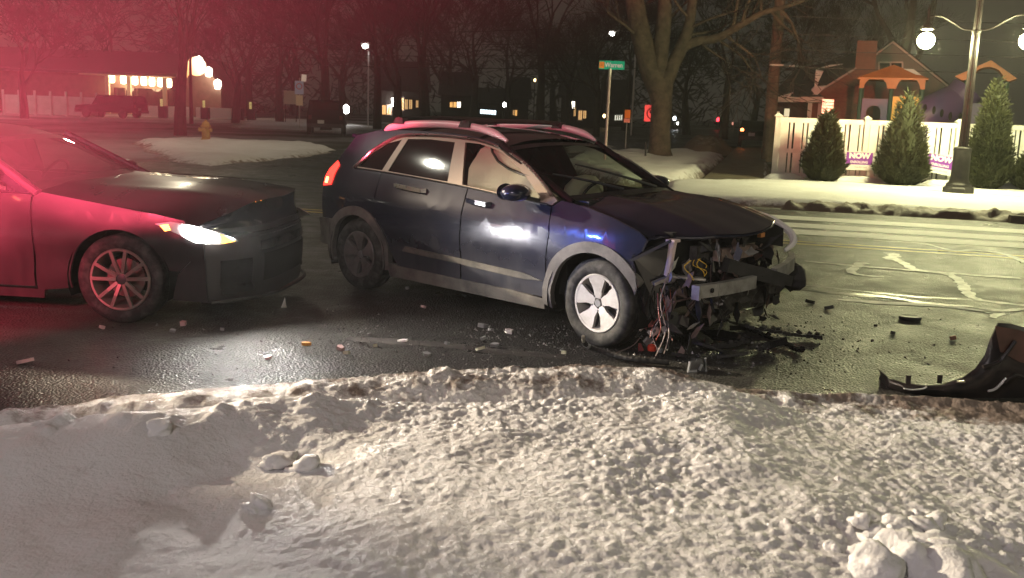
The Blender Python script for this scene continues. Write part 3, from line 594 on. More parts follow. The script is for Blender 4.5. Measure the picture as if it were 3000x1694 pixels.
bd = MB()
for k0, k1, t0, t1 in ((.0, .07, -1, 1), (.95, 1.02, -1, 1)):
    n_ = 16; vs = []
    for j in range(n_ + 1):
        t = t0 + (t1 - t0) * j / n_; a = Vector(wsp(k0, t)) + Vector((.004, 0, .006)); b = Vector(wsp(k1, t)) + Vector((.004, 0, .006)); vs += [a, b]
    bd.add(vs, [(2 * j, 2 * j + 2, 2 * j + 3, 2 * j + 1) for j in range(n_)])
bd.build('windscreen_band', M_BLACK, suv)
for s_ in (-1, 1):
    ap = MB(); ap.tube([Vector(wsp(k, s_ * .985)) + Vector((-.01, 0, .004)) for k in np.linspace(-.05, 1.06, 9)], [.036] * 6 + [.034, .030, .024], 8); ap.build('pillar', M_GBLK, suv, True)
    wp = MB(); k0, t0, k1, t1 = ((.97, .40, .48, -.42) if s_ > 0 else (.97, -.28, .58, -.86))
    wp.tube([Vector(wsp(k0 + (k1 - k0) * f, t0 + (t1 - t0) * f)) + Vector((.012, 0, .022)) for f in np.linspace(0, 1, 7)], [.013, .013, .011, .010, .009, .008, .006], 6); wp.build('wiper', M_BLACK, suv, True)
# bonnet: popped a little and creased
def hood_front(y): return float(np.interp(y, [-.73, -.60, -.45, -.17, .1, .35, .59, .73], [3.03, 3.20, 3.34, 3.45, 3.475, 3.44, 3.35, 3.10]))
def hoodp(k, t):
    y = t * .735; xf = hood_front(y); xr = 2.27 + .16 * (1 - t * t); x = xr + (xf - xr) * k
    zc = float(np.interp(x, [2.2, 2.45, 2.8, 3.1, 3.3, 3.48], [1.055, 1.068, 1.045, .985, .932, .878])); e = abs(t)
    z = zc - .065 * e ** 2.5 - .02 * (e > .97) + .016 * math.exp(-((e - .55) / .09) ** 2) * (1 - .5 * k) - .012 * math.exp(-(t / .35) ** 2)
    z += k * k * (.060 * t - .012) + .014 * math.sin(3.2 * y + 2.0 * k) * k * k + .024 * max(0, t) * math.sin(PI * k) ; return (x, y, z)
hd = topsheet('bonnet', hoodp, 0, 1, M_NAVY, suv, 30, 40); hd['label'] = 'buckled bonnet with its front edge hanging over the torn out nose'
hl = MB(); hl.tube([Vector(hoodp(1.0, t)) + Vector((-.012, 0, -.014)) for t in np.linspace(-1, 1, 24)], .014, 6); hl.build('bonnet_lip', M_NAVY, suv, True)
ul = MB(); ul.add([Vector(hoodp(k, t)) - Vector((0, 0, .045)) for t in np.linspace(-.96, .96, 9) for k in (.06, .97)], [(2 * i, 2 * i + 1, 2 * i + 3, 2 * i + 2) for i in range(8)]); ul.build('bonnet_underside', M_BLACK, suv)
cw = MB(); cw.box((2.36, 0, 1.020), (.20, 1.38, .03)); cw.build('cowl', M_BLACK, suv)
# cabin inside
fl = MB(); fl.box((.9, 0, .30), (2.7, 1.46, .10)); fl.build('cabin_floor', M_LINER, suv)
fw_ = MB(); fw_.box((2.28, 0, .66), (.10, 1.50, .70)); fw_.build('bulkhead', M_LINER, suv)
ds = MB(); ds.box((2.02, 0, .90), (.50, 1.44, .18), taper=.9); ds.box((1.86, 0, .78), (.25, 1.40, .22)); ds.build('dashboard', M_INT, suv)
for y_ in (.37, -.37):
    se = MB(); se.box((.98, y_, .58), (.50, .48, .20)); se.box((.70, y_, .90), (.16, .46, .62), Matrix.Rotation(-.22, 3, 'Y')); se.box((.61, y_, 1.26), (.10, .24, .18)); se.build('seat', M_INT, suv)
    ab = MB(); M = Matrix.Translation((1.62 if y_ > 0 else 1.68, y_ + .02, .97)) @ Matrix.Diagonal((.42, 1.0, .85, 1)); ab.lathe([(0, -.20), (.14, -.18), (.25, -.09), (.28, 0), (.25, .09), (.14, .18), (0, .2)], 18, M)
    o_ = ab.build('airbag', M_AIRBAG, suv, True); o_['label'] = 'deployed pale dashboard airbag'
rs = MB(); rs.box((-.05, 0, .62), (.45, 1.30, .2)); rs.box((-.28, 0, .92), (.16, 1.30, .6), Matrix.Rotation(-.2, 3, 'Y')); rs.build('rear_seat', M_INT, suv)
sw = MB(); sw.lathe([(.17 + .014 * math.cos(q), .014 * math.sin(q)) for q in np.linspace(0, 2 * PI, 9)[:-1]], 24, Matrix.Translation((1.72, .37, .93)) @ Matrix.Rotation(-1.15, 4, 'Y'), closed=True); sw.build('steering_wheel', M_BLACK, suv, True)
def bagp(x, z):
    k = math.sin(9 * x + 3 * z) * .010 + math.sin(23 * x - 14 * z) * .006 + .03 * float(vnoise(np.array([x * 6.0]), np.array([z * 9.0]), 3)[0]) + .022 * math.sin(PI * min(1, max(0, (z - .99) / .42))); return (x, -(FL.y(x, z) - .060 + k), z)
cab = panel('curtain_airbag', [(1.29, 1.04), (1.70, 1.005), (2.06, .985), (2.10, 1.035), (1.90, 1.185), (1.70, 1.300), (1.52, 1.372), (1.34, 1.410), (1.27, 1.36), (1.25, 1.2)], FL, M_AIRBAG, suv, -1, fn=bagp, step=.05, rim=.03); cab['label'] = 'beige curtain airbag filling the front door window'
sm_ = MB(); sm_.tube([Vector(bagp(x, z)) + Vector((0, -.012, 0)) for x, z in ((1.36, 1.415), (1.42, 1.345), (1.52, 1.275), (1.66, 1.225), (1.84, 1.195), (1.93, 1.185))], .011, 6); sm_.build('airbag_seam', M_INT, suv, True)
# wheels, liners
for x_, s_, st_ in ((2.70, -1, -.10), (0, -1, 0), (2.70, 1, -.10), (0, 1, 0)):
    wheel(suv, 'wheel', (x_, s_ * .775, .326), st_ + (0 if s_ < 0 else PI), .326, .214, .205, 'blade', M_ALLOY if x_ > 1 else mat('alloy_shaded', (.20, .18, .175), .55, metal=.3, c2=(.12, .11, .105), ns=9), M_ALLOYD)  # rear wheels darker, shade put into the alloy colour
for xc in (2.66, 0.0):
    for s_ in (-1, 1):
        ln = MB(); pr = arc(xc, .325, .40, -20, 200, 18); ln.add([(x, s_ * .60, z) for x, z in pr] + [(x, s_ * (FL.y(x, .6) - .0), z) for x, z in pr], [(i, i + 1, i + 20, i + 19) for i in range(18)]); ln.add([(x, s_ * .60, z) for x, z in pr], [tuple(range(19))]); ln.build('wheel_liner', M_LINER, suv)
ub = MB(); ub.box((1.3, 0, .25), (3.2, 1.2, .08)); ub.build('underbody', M_LINER, suv)
# torn open front
R3 = random.Random(5)
eb = MB(); eb.box((2.85, 0, .62), (.62, 1.30, .52)); eb.build('engine_bay', M_LINER, suv)
def piece(name, fn, mt, label=None, smooth=False):
    mb = MB(); fn(mb); o = mb.build(name, mt, suv, smooth)
    if label: o['label'] = label
    return o
piece('radiator', lambda b: b.box((3.21, .02, .55), (.06, .90, .44)), mat('radiator_core', (.035, .033, .033), .6, c2=(.075, .07, .07), ns=30))
piece('radiator_support', lambda b: (b.bar((3.30, -.24, .690), (3.26, .72, .660), .07, .075), b.bar((3.31, -.24, .735), (3.27, .72, .705), .05, .02)), M_STEELP, 'pinkish upper radiator crossmember')
def beam_near(b):
    P = [(3.36, -.645), (3.42, -.45), (3.46, -.2), (3.475, .02)]
    for (x0, y0), (x1, y1) in zip(P[:-1], P[1:]): b.bar((x0, y0, .497 + .01 * y0), (x1, y1, .497 + .01 * y1), .05, .092)
    b.box((3.38, -.655, .49), (.06, .03, .10))
piece('bumper_beam', beam_near, M_ALU, 'bare aluminium bumper beam end nearest the kerb')
def beam_far(b):
    P = [(3.475, .36), (3.47, .55), (3.43, .78), (3.36, .93)]
    for i, ((x0, y0), (x1, y1)) in enumerate(zip(P[:-1], P[1:])): b.bar((x0, y0, .505 + .02 * i), (x1, y1, .525 + .02 * i), .05, .105)
piece('bumper_beam', beam_far, M_ALU, 'bent bumper beam end on the far side')
piece('beam_bolt', lambda b: b.lathe([(0, .03), (.017, .03), (.017, 0)], 8, Matrix.Translation((3.405, -.52, .495)) @ Matrix.Rotation(PI / 2, 4, 'Y')), M_LINER)
def strut(b): b.bar((3.36, -.22, .635), (3.53, .40, .47), .07, .10); b.bar((3.46, .12, .56), (3.54, .52, .45), .05, .08)
piece('broken_grille_bar', strut, mat('grey_plastic', (.055, .052, .052), .5, c2=(.03, .03, .03), ns=7), 'dark broken plastic bar slanting across the bumper beam')
piece('headlight_bracket', lambda b: (b.tube([(3.17, -.705, .585), (3.185, -.70, .70), (3.20, -.705, .83)], [.024, .026, .030], 8), b.box((3.20, -.705, .835), (.07, .08, .018))), mat('bracket_pale', (.62, .50, .48), .5), 'upright pale headlight bracket')
piece('bracket_foot', lambda b: (b.bar((3.18, -.70, .585), (3.36, -.52, .565), .07, .015), b.bar((3.18, -.70, .575), (3.12, -.80, .53), .05, .02)), M_ALU)
piece('inner_fender_liner', lambda b: b.add([Vector((x, y, z)) for x, y, z in ((2.99, -.885, .72), (3.10, -.83, .80), (3.18, -.72, .78), (3.16, -.70, .50), (3.14, -.72, .30), (3.10, -.80, .26), (3.07, -.87, .36), (3.04, -.90, .55))], [(0, 1, 2, 3), (0, 3, 4, 5), (0, 5, 6, 7)]), M_GBLK, 'torn black wheel arch liner')
piece('torn_fender_edge', lambda b: (b.bar((2.985, -.892, .685), (3.23, -.78, .845), .012, .020), b.bar((3.06, -.868, .76), (3.085, -.852, .84), .02, .012)), M_NAVY)
def mesh_lower(b):
    n, mm = 14, 5; vs = []
    for i in range(n + 1):
        y = -.26 + 1.24 * i / n
        for j in range(mm + 1):
            vs.append((3.40 - .14 * max(0, y - .5) ** 1.5 + R3.uniform(-.02, .02) - .02 * j, y, .425 - .045 * j + .03 * math.sin(6 * y) * j / mm - .012 * max(0, y) + .03 * (y > .6)))
    b.add(vs, [(i * (mm + 1) + j, i * (mm + 1) + j + 1, (i + 1) * (mm + 1) + j + 1, (i + 1) * (mm + 1) + j) for i in range(n) for j in range(mm)])
piece('lower_grille', mesh_lower, mat('lower_grille', (.045, .04, .042), .55, c2=(.085, .075, .078), ns=26), 'sagging black lower grille')
def blob(c, r, seed, sq=1.0):
    b = MB(); rr = random.Random(seed); M = Matrix.Translation(c)
    b.lathe([(max(.0, r * math.sin(PI * i / 6)) * (1 + rr.uniform(-.18, .18)) if 0 < i < 6 else 0, -r * sq * math.cos(PI * i / 6)) for i in range(7)], 9, M); 
    b.v = [tuple(Vector(v) + Vector((rr.uniform(-.12, .12), rr.uniform(-.12, .12), rr.uniform(-.12, .12))) * r) for v in b.v]; return b
blob((3.36, .98, .40), .13, 3, .9).build('torn_foam_absorber', mat('foam_black', (.03, .028, .03), .8), suv)
def far_lamp(b):
    P = [Vector(p) for p in ((3.04, .80, .93), (3.20, .83, .885), (3.36, .83, .80), (3.42, .80, .745), (3.44, .74, .705), (3.42, .66, .66))]
    b.tube(spl(P, 4), [.013 + .02 * math.sin(PI * min(1, i / 20)) for i in range(21)], 8)
piece('headlight_shell', far_lamp, mat('headlight_white', (.85, .83, .80), .2, coat=.5), 'bright curved remnant of the far headlight', True)
piece('headlight_well', lambda b: b.add([(3.05, .78, .92), (3.34, .78, .82), (3.40, .66, .69), (3.25, .35, .74), (3.1, .3, .88)], [(0, 1, 2, 3, 4)]), M_LINER)
piece('amber_reflector', lambda b: b.box((3.32, .42, .795), (.03, .07, .035)), mat('amber_plastic', (.85, .36, .12), .2))
MIX = [M_LINER, M_BLACK, M_BLACK, mat('dark_mech', (.06, .05, .05), .5), mat('brown_mech', (.09, .055, .05), .6), M_ALU, M_STEELP, M_BLACK]
for i in range(44):                                       # the jumble behind the missing bumper
    y = R3.uniform(-.70, .78); z = R3.uniform(.24, .84); x = 3.22 + R3.uniform(-.02, .09) - .18 * max(0, abs(y) - .4); b = MB()
    k = R3.random()
    if k < .45: b.box((x, y, z), (R3.uniform(.03, .10), R3.uniform(.03, .15), R3.uniform(.02, .11)), Euler((R3.uniform(-.5, .5), R3.uniform(-.5, .5), R3.uniform(-.5, .5))).to_matrix(), R3.uniform(.6, 1))
    elif k < .7: b.lathe([(0, -.03), (R3.uniform(.02, .06), -.03), (R3.uniform(.02, .06), .03), (0, .035)], 10, Matrix.Translation((x, y, z)) @ Euler((R3.uniform(0, 3), R3.uniform(0, 3), 0)).to_matrix().to_4x4())
    else: b.tube(spl([(x + R3.uniform(-.04, .05), y + R3.uniform(-.18, .18), z + R3.uniform(-.1, .1)) for _ in range(4)], 4), R3.uniform(.006, .016), 6)
    b.build(['engine_part', 'hose', 'bracket'][0 if k < .45 else 2 if k < .7 else 1], MIX[i % len(MIX)], suv)
WIRE = [mat('wire_yellow', (.75, .48, .05), .5), mat('wire_red', (.28, .07, .05), .5), mat('wire_black', (.02, .02, .02), .5), mat('wire_pale', (.26, .20, .19), .5)]
for i in range(13):                                       # loom hanging out in front of the wheel
    a = Vector((3.16 + R3.uniform(-.04, .06), -.74 + R3.uniform(-.05, .1), R3.uniform(.45, .62))); e = Vector((3.22 + R3.uniform(-.08, .08), -.86 + R3.uniform(-.1, .1), R3.uniform(.05, .18)))
    if i % 4 == 0: a = Vector((3.30, -.55 + R3.uniform(-.08, .08), .70)); e = a + Vector((.04, R3.uniform(-.05, .1), R3.uniform(-.16, .02)))
    b = MB(); b.tube(spl([a, a.lerp(e, .35) + Vector((R3.uniform(-.05, .05), R3.uniform(-.05, .05), 0)), a.lerp(e, .7) + Vector((R3.uniform(-.06, .06), R3.uniform(-.06, .06), 0)), e], 5), R3.uniform(.0022, .0042), 5); b.build('wire', WIRE[i % 4], suv, True)

for i in range(120):                                      # torn, jagged scraps of plastic and metal in the nose
    y = R3.uniform(-.78, .85); z = R3.uniform(.16, .80) - .1 * (abs(y) > .6); x = 3.27 + R3.uniform(-.05, .16) - .22 * max(0, abs(y) - .4); L_ = R3.uniform(.03, .13); w_ = R3.uniform(.012, .06)
    M = Matrix.Translation((x, y, z)) @ Euler((R3.uniform(0, 6), R3.uniform(0, 6), R3.uniform(0, 6))).to_matrix().to_4x4(); b = MB()
    po = [(-L_, -w_ * .3), (-L_ * .3, -w_), (L_ * .2, -w_ * .5), (L_ * R3.uniform(.7, 1.2), -w_ * .1), (L_ * .3, w_ * .4), (L_ * .1, w_ * R3.uniform(.6, 1.4)), (-L_ * .5, w_ * .5)]
    b.prism(po, .004, M); b.build('torn_scrap', [M_BLACK, M_GBLK, M_BLACK, MIX[3], MIX[4], M_STEELP, M_LINER, M_BLACK, M_ALU, M_NAVY][i % 10], suv)

# ------------------------------------------------------------------ the dark saloon behind it
sed = empty('saloon_car', (-2.845, 7.33, 0), math.radians(-5.0), 'dark saloon with its headlight lit close behind the crashed crossover', 'car')
# x forward from the FRONT axle here
FS = Flank(.925, lambda x: .955 - .02 * max(0, x + 2.0) * .2, .115, .06, .50, .30, .80, .16, -3.2, .8, .16)
sa = lambda xc, r, a0, a1, n=16: arc(xc, .335, r, a0, a1, n)
zhood = lambda x: float(np.interp(x, [-.75, -.3, .3, .7, .95], [.975, .925, .845, .765, .70]))
def sed_side(s_):
    f_ = [(-.66, .22), (-.64, .6), (-.66, .93), (-.60, .965), (-.3, .925), (.0, .885), (.30, .845), (.52, .805), (.56, .72), (.62, .60), (.55, .50), (.47, .42)] + sa(0, .385, 14, 192, 18)
    panel('fender', f_, FS, M_DARKP, sed, s_)
    panel('door', [(-1.72, .25), (-.675, .25), (-.655, .6), (-.675, .945), (-1.72, .965)], FS, M_DARKP, sed, s_)
    panel('door', [(-2.42, .25), (-1.735, .25), (-1.735, .965), (-2.72, .985), (-2.68, .72), (-2.55, .55)], FS, M_DARKP, sed, s_)
    panel('rear_quarter', [(-3.70, .35), (-3.2, .35), (-3.19, .42)] + list(reversed(sa(-2.825, .385, 10, 150, 16)))[0:0] + [(-3.15, .56), (-2.97, .70), (-2.735, .72), (-2.735, .985), (-3.0, 1.0), (-3.72, .96), (-3.80, .7)], FS, M_DARKP, sed, s_)
    panel('sill', [(-2.40, .16), (-.62, .16), (-.60, .23), (-1.5, .235), (-2.42, .235)], FS, M_DARKP, sed, s_, .006, rim=.04)
    up = [(-3.05, 1.005), (-2.72, .99), (-1.73, .97), (-.70, .95), (-.62, .975), (-.85, 1.08), (-1.25, 1.26), (-1.62, 1.372), (-2.1, 1.402), (-2.6, 1.372), (-2.95, 1.25)]
    wf_ = [(-1.68, .995), (-.98, .982), (-.92, 1.02), (-1.28, 1.215), (-1.66, 1.325)]; wr_ = [(-2.66, 1.015), (-1.78, .998), (-1.77, 1.345), (-2.1, 1.358), (-2.5, 1.322), (-2.72, 1.20)]
    panel('window_frame', up, FS, M_GBLK, sed, s_, -.003, holes=(wf_, wr_))
    for w_, g_ in ((wf_, M_GLASS), (wr_, M_GLASSD)): panel('window', w_, FS, g_, sed, s_, -.012, rim=0)
    y0 = FS.y(-.98, .98); mb = MB(); M = Matrix.Translation((-.98, s_ * (y0 + .14), 1.035)) @ Matrix.Rotation(s_ * -.25, 4, 'Z') @ Matrix.Rotation(PI / 2, 4, 'X') @ Matrix.Diagonal((1.2, .75, 1.1, 1))
    mb.lathe([(0, -.11), (.05, -.105), (.08, -.06), (.085, 0), (.08, .06), (.05, .10), (0, .11)], 18, M); mb.bar((-.90, s_ * y0, .985), (-.96, s_ * (y0 + .08), 1.01), .07, .025); mb.build('mirror', M_DARKP, sed, True, 60)
    b_ = MB(); b_.box((-.90, s_ * (y0 + .17), 1.0), (.02, .08, .016)); b_.build('mirror_indicator', M_AMBER, sed)
    dh = MB(); P = [Vector((x, s_ * (FS.y(x, .86) + o_), .86)) for x, o_ in ((-1.62, 0), (-1.59, .035), (-1.40, .035), (-1.37, 0))]
    for a, b in zip(P[:-1], P[1:]): dh.bar(a, b, .014, .03)
    dh.build('door_handle', M_CHROME, sed)
    # headlight: lens, bright projector, amber marker
    panel('headlight', [(.30, .775), (.42, .795), (.585, .775), (.78, .725), (.90, .665), (.78, .640), (.62, .645), (.48, .705)], FS, M_LENS, sed, s_, .003, step=.06)
    panel('projector', [(.50, .768), (.60, .764), (.74, .724), (.78, .68), (.70, .650), (.60, .655), (.53, .69)], FS, M_HEAD if s_ < 0 else M_LENS, sed, s_, .010, step=.06)
    panel('marker_lamp', [(.34, .765), (.40, .775), (.42, .735), (.38, .725)], FS, M_AMBER, sed, s_, .008, step=.06)
    panel('corner_indicator', [(.785, .712), (.84, .695), (.885, .668), (.80, .648), (.785, .668)], FS, M_AMBER if s_ < 0 else M_LENS, sed, s_, .009, step=.05)
both(sed_side)
light('headlight_beam', 'SPOT', sed.matrix_basis @ Vector((.86, -.78, .70)), 300, (1.0, .95, .88), .03, aim=Vector((.6, 3.6, .55)), cone=165, blend=1.0)
def nose(zs, name, mt, x_off=0.0, t0=-1, t1=1, vx=.30):
    def p(k, t):
        z = zs[0] + (zs[1] - zs[0]) * k; w = FS.y(.62, z) * 1.0; y = t * w
        x = .985 - .03 * abs((z - .5) / .3) ** 2 - .36 * abs(t) ** 3.2 + x_off + (.02 if z < .3 else 0); return (x, y, z)
    return topsheet(name, p, 0, 1, mt, sed, 8, 28, t0, t1)
nose((.18, .66), 'bumper', M_DARKP); nose((.66, .74), 'bumper_top', M_DARKP, -.012)
nose((.30, .52), 'lower_intake', M_LINER, .012, -.52, .52); nose((.55, .62), 'upper_grille', M_GBLK, .010, -.55, .55)
panel('bumper_side', [(.40, .20), (.66, .19), (.66, .64), (.60, .655), (.50, .69), (.565, .60), (.555, .50), (.46, .40)], FS, M_DARKP, sed, -1, .002); panel('bumper_side', [(.40, .20), (.66, .19), (.66, .64), (.60, .655), (.50, .69), (.565, .60), (.555, .50), (.46, .40)], FS, M_DARKP, sed, 1, .002)
for s_ in (-1, 1):
    nose((.24, .50), 'side_vent', M_GBLK, .016, *((-.90, -.66) if s_ < 0 else (.66, .90)))
    lp = MB(); lp.tube([Vector((.985 - .36 * abs(t) ** 3.2 + .03, t * FS.y(.62, .2) * .99, .185)) for t in np.linspace(0, s_ * .98, 12)], .016, 6); lp.build('front_lip', M_BLACK, sed, True)
def shood(k, t):
    x = -.72 + (.93 - .32 * abs(t) ** 3 + .72) * k; z0 = zhood(min(x, .93)); y = t * (FS.y(min(x, .6), z0) - .004); e = abs(t)
    return (x, y, z0 + (.075 + .15 * k * k * (3 - 2 * k)) * (1 - max(0, e) ** 2.6) * (1 + .25 * max(0, t)) + .012 * math.exp(-((e - .6) / .1) ** 2) + .012 * math.sin(5 * t + 4 * k) * k)
topsheet('bonnet', shood, 0, 1, M_DARKP, sed, 24, 24)
def sfront(k, t):
    a = Vector(shood(1, t)); b_ = Vector((a.x + .035, a.y, .69)); return tuple(a.lerp(b_, k) + Vector((-.02 * math.sin(PI * k), 0, -.004)))
topsheet('grille', sfront, 0, 1, M_GBLK, sed, 6, 24)  # dark sheet closing the shaded gap under the raised bonnet
def sws(k, t):
    x = -.66 - .62 * k; zc = .97 + .335 * k; ye = FS.y(x - .03, zc); b = 1 - abs(t) ** 2.2; return (x + .17 * b * (1 - k * .4), t * ye, zc + .05 * b + .02 * b * math.sin(PI * k))
topsheet('windscreen', sws, 0, 1, clear_glass('pale_windscreen', (.6, .58, .56), .10), sed, 12, 14)
for s_ in (-1, 1):
    ap = MB(); ap.tube([Vector(sws(k, s_ * .99)) for k in np.linspace(-.04, 1.1, 8)], .034, 8); ap.build('pillar', M_DARKP, sed, True)
def sroof(k, t):
    x = -1.27 - 1.55 * k; ze = float(np.interp(-x, [1.2, 1.62, 2.1, 2.6, 2.95], [1.24, 1.372, 1.402, 1.372, 1.25])); b = 1 - abs(t) ** 2.4; return (x + .1 * b * (1 - k), t * FS.y(x, ze), ze + .055 * b)
topsheet('roof', sroof, 0, 1, M_DARKP, sed, 16, 14)
def srw(k, t):
    x = -2.82 - .55 * k; zc = 1.30 - .28 * k; b = 1 - abs(t) ** 2.4; return (x - .1 * b * k, t * FS.y(-2.9, zc) * .97, zc + .05 * b)
topsheet('rear_window', srw, 0, 1, M_GLASSD, sed, 8, 12)
def strunk(k, t):
    if k < .5: x = -3.32 - .9 * k; z = 1.01 - .06 * k
    else: x = -3.77 - .06 * (k - .5); z = .98 - 1.2 * (k - .5)
    return (x + .15 * abs(t) ** 4, t * FS.y(-3.6, z) * .98, z)
topsheet('boot_lid', strunk, 0, 1, M_DARKP, sed, 20, 12)
fb = MB(); fb.box((-1.3, 0, .28), (3.6, 1.4, .1)); fb.build('underbody', M_LINER, sed)
dsd = MB(); dsd.box((-.95, 0, .88), (.45, 1.45, .16)); dsd.build('dashboard', M_INT, sed)
for y_ in (-.37, .37):
    se = MB(); se.box((-1.95, y_, .55), (.5, .48, .2)); se.box((-2.2, y_, .85), (.16, .46, .6), Matrix.Rotation(-.22, 3, 'Y')); se.box((-2.28, y_, 1.2), (.10, .25, .18)); se.build('seat', M_INT, sed)
sw = MB(); sw.lathe([(.18 + .014 * math.cos(q), .014 * math.sin(q)) for q in np.linspace(0, 2 * PI, 9)[:-1]], 24, Matrix.Translation((-1.28, .37, .95)) @ Matrix.Rotation(-1.15, 4, 'Y'), closed=True); sw.build('steering_wheel', M_BLACK, sed, True)
for x_, s_ in ((0, -1), (-2.825, -1), (0, 1), (-2.825, 1)):
    wheel(sed, 'wheel', (x_, s_ * .80, .336), 0 if s_ < 0 else PI, .336, .236, .215, 'pair', M_BRASSY, M_ALLOYD)
for xc in (0, -2.825):
    for s_ in (-1, 1):
        ln = MB(); pr = arc(xc, .335, .40, -20, 200, 18); ln.add([(x, s_ * .60, z) for x, z in pr] + [(x, s_ * (FS.y(x, .6) - .01), z) for x, z in pr], [(i, i + 1, i + 20, i + 19) for i in range(18)]); ln.add([(x, s_ * .60, z) for x, z in pr], [tuple(range(19))]); ln.build('wheel_liner', M_LINER, sed)
# ------------------------------------------------------------------ white board fence along the far pavement
M_VINYL = mat('white_vinyl', (.80, .79, .74), .45, c2=(.68, .67, .62), ns=3)
FA = G(2266, 519, .12); FA.z = 0.1; FDIR = Vector((math.cos(math.radians(-9.0)), math.sin(math.radians(-9.0)), 0)); FN = Vector((-FDIR.y, FDIR.x, 0))
def fence_front(u, gap): 
    d = ray(u, 500); k = (FA - FN * gap).dot(FN) / Vector((d.x, d.y, 0)).dot(FN); return Vector((d.x * k, d.y * k, .12))
def add_shared(name, me, parent, loc, rz=0.0):
    o = bpy.data.objects.new(name, me); COL.objects.link(o); o.parent = parent; o.location = loc; o.rotation_euler = (0, 0, rz); return o
def mesh_of(mb, mt, smooth=False):
    o = mb.build('tmp', mt, None, smooth); me = o.data; bpy.data.objects.remove(o); return me
PH, BAY = 1.66, 2.30
pst = MB(); pst.box((0, 0, PH / 2), (.13, .13, PH)); pst.box((0, 0, PH + .02), (.19, .19, .04)); pst.box((0, 0, PH + .065), (.16, .16, .05), taper=.25); ME_POST = mesh_of(pst, M_VINYL)
pk_w, pk_n = .205, .085
def picket_mesh(w, h): b = MB(); b.box((0, 0, h / 2), (w, .022, h)); return mesh_of(b, M_VINYL)
ME_PW = [picket_mesh(.205, .80), picket_mesh(.205, .56)]; ME_PN = [picket_mesh(.075, .80), picket_mesh(.075, .56)]
def rail_mesh(L, h): b = MB(); b.box((L / 2, 0, 0), (L - .13, .05, h)); return mesh_of(b, M_VINYL)
def fence(origin, rz, nbay, label, flip=False, bay=BAY):
    f = empty('board_fence', origin, rz, label, 'fence')
    RM = {h: rail_mesh(bay, h) for h in (.11, .12, .13)}
    for i in range(nbay + 1): add_shared('post', ME_POST, f, (i * bay, 0, 0))
    for i in range(nbay):
        x0 = i * bay
        for z, h in ((.10, .12), (.755, .11), (PH - .085, .13)): add_shared('rail', RM[h], f, (x0, 0, z))
        x = x0 + .09
        while x < x0 + bay - .10:
            for tier, (z, dy) in enumerate(((.81, 0), (.16, 0))):
                add_shared('picket', ME_PW[tier], f, (x + .10, 0, z)); add_shared('picket', ME_PN[tier], f, (x + .275, 0, z))
            x += .362
    return f
fence(FA, math.radians(-9.0), 4, 'white vinyl board fence with capped posts behind the evergreens')
fence(FA + Vector((math.cos(math.radians(73)), math.sin(math.radians(73)), 0)) * 2.3, math.radians(73 - 180), 1, 'short white fence return running back along the driveway')
fence(FA + Vector((math.cos(math.radians(73)), math.sin(math.radians(73)), 0)) * 9.2, math.radians(73 - 180), 3, 'rear stretch of white fence farther up the driveway')

# ------------------------------------------------------------------ evergreens: cones of small upswept leaf sprays round a dark core
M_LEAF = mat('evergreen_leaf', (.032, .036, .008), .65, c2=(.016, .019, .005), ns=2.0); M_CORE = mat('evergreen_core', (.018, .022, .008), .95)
def evergreen(label, loc, H, R, seed, lean=0.0, twin=False, n=4200):
    r = random.Random(seed); t = empty('evergreen_shrub', loc, r.uniform(0, 6), label, 'shrub', 'evergreens in front of the white fence'); rot = t.rotation_euler.z
    prof = lambda f: R * (min(1, (f + .05) / .22) ** .5) * (1 - max(0, f - .16) / .84) ** .66
    tops = [(0, 0, 1.0)] + ([(R * .35 * math.cos(1.2 - rot), R * .35 * math.sin(1.2 - rot), .80)] if twin else [])
    c = MB(); c.lathe([(prof(f) * .78, H * f * .97 + .02) for f in (0.02, .1, .2, .35, .5, .65, .8, .93)] + [(0, H * .95)], 14); c.build('inner_mass', M_CORE, t, True)
    tk = MB(); tk.tube([(0, 0, -.05), (0, 0, H * .5)], .05, 6); tk.build('trunk', M_CORE, t)
    mb = MB(); vs = []; fs = []
    for i in range(n):
        f = 1 - math.sqrt(r.random()); f = f * .985 + .005; ox, oy, sc = tops[i % len(tops)] if len(tops) > 1 else tops[0]; ff = f
        a = r.uniform(0, 2 * PI); rr = prof(ff) * (r.uniform(.80, 1.04) + .09 * math.sin(5 * a + 9 * f + seed) + .08 * math.sin(11 * a - 23 * f + seed * 2)); k = min(1, f * 1.6)
        p = Vector((rr * math.cos(a) + ox * k, rr * math.sin(a) + oy * k, H * sc * f)); o = Vector((math.cos(a), math.sin(a), 0))
        d = (o * r.uniform(.3, .9) + Vector((r.uniform(-.5, .5), r.uniform(-.5, .5), r.uniform(.6, 1.1)))).normalized(); L = r.uniform(.05, .18); w = r.uniform(.010, .022)
        s = d.cross(Vector((r.uniform(-1, 1), r.uniform(-1, 1), r.uniform(-1, 1)))).normalized() * w
        b = len(vs); vs += [p - s, p + s, p + d * L + s * .3, p + d * L - s * .3]; fs.append((b, b + 1, b + 2, b + 3))
        q = p + d * L * .3; s2 = d.cross(s).normalized() * w * 1.1; b = len(vs); vs += [q - s2, q + s2, q + (d + o * .4) * L * .75]; fs.append((b, b + 1, b + 2))
    mb.add(vs, fs); mb.build('leaf_spray', M_LEAF, t)['kind'] = 'stuff'
    return t
def gp(u, v, z=.1): p = G(u, v, z); p.z = z; return p
evergreen('slim evergreen shrub nearest the fence corner', fence_front(2412, .80), 1.88, .48, 1)
evergreen('broad twin topped evergreen shrub between the two purple signs', fence_front(2643, .95), 2.42, .60, 2, twin=True)
evergreen('tall narrow evergreen shrub behind the street lamp', fence_front(2893, .85), 2.80, .50, 3, n=4800)
evergreen('small evergreen shrub at the right end of the fence', fence_front(3035, .70), 1.15, .55, 4, n=2600)
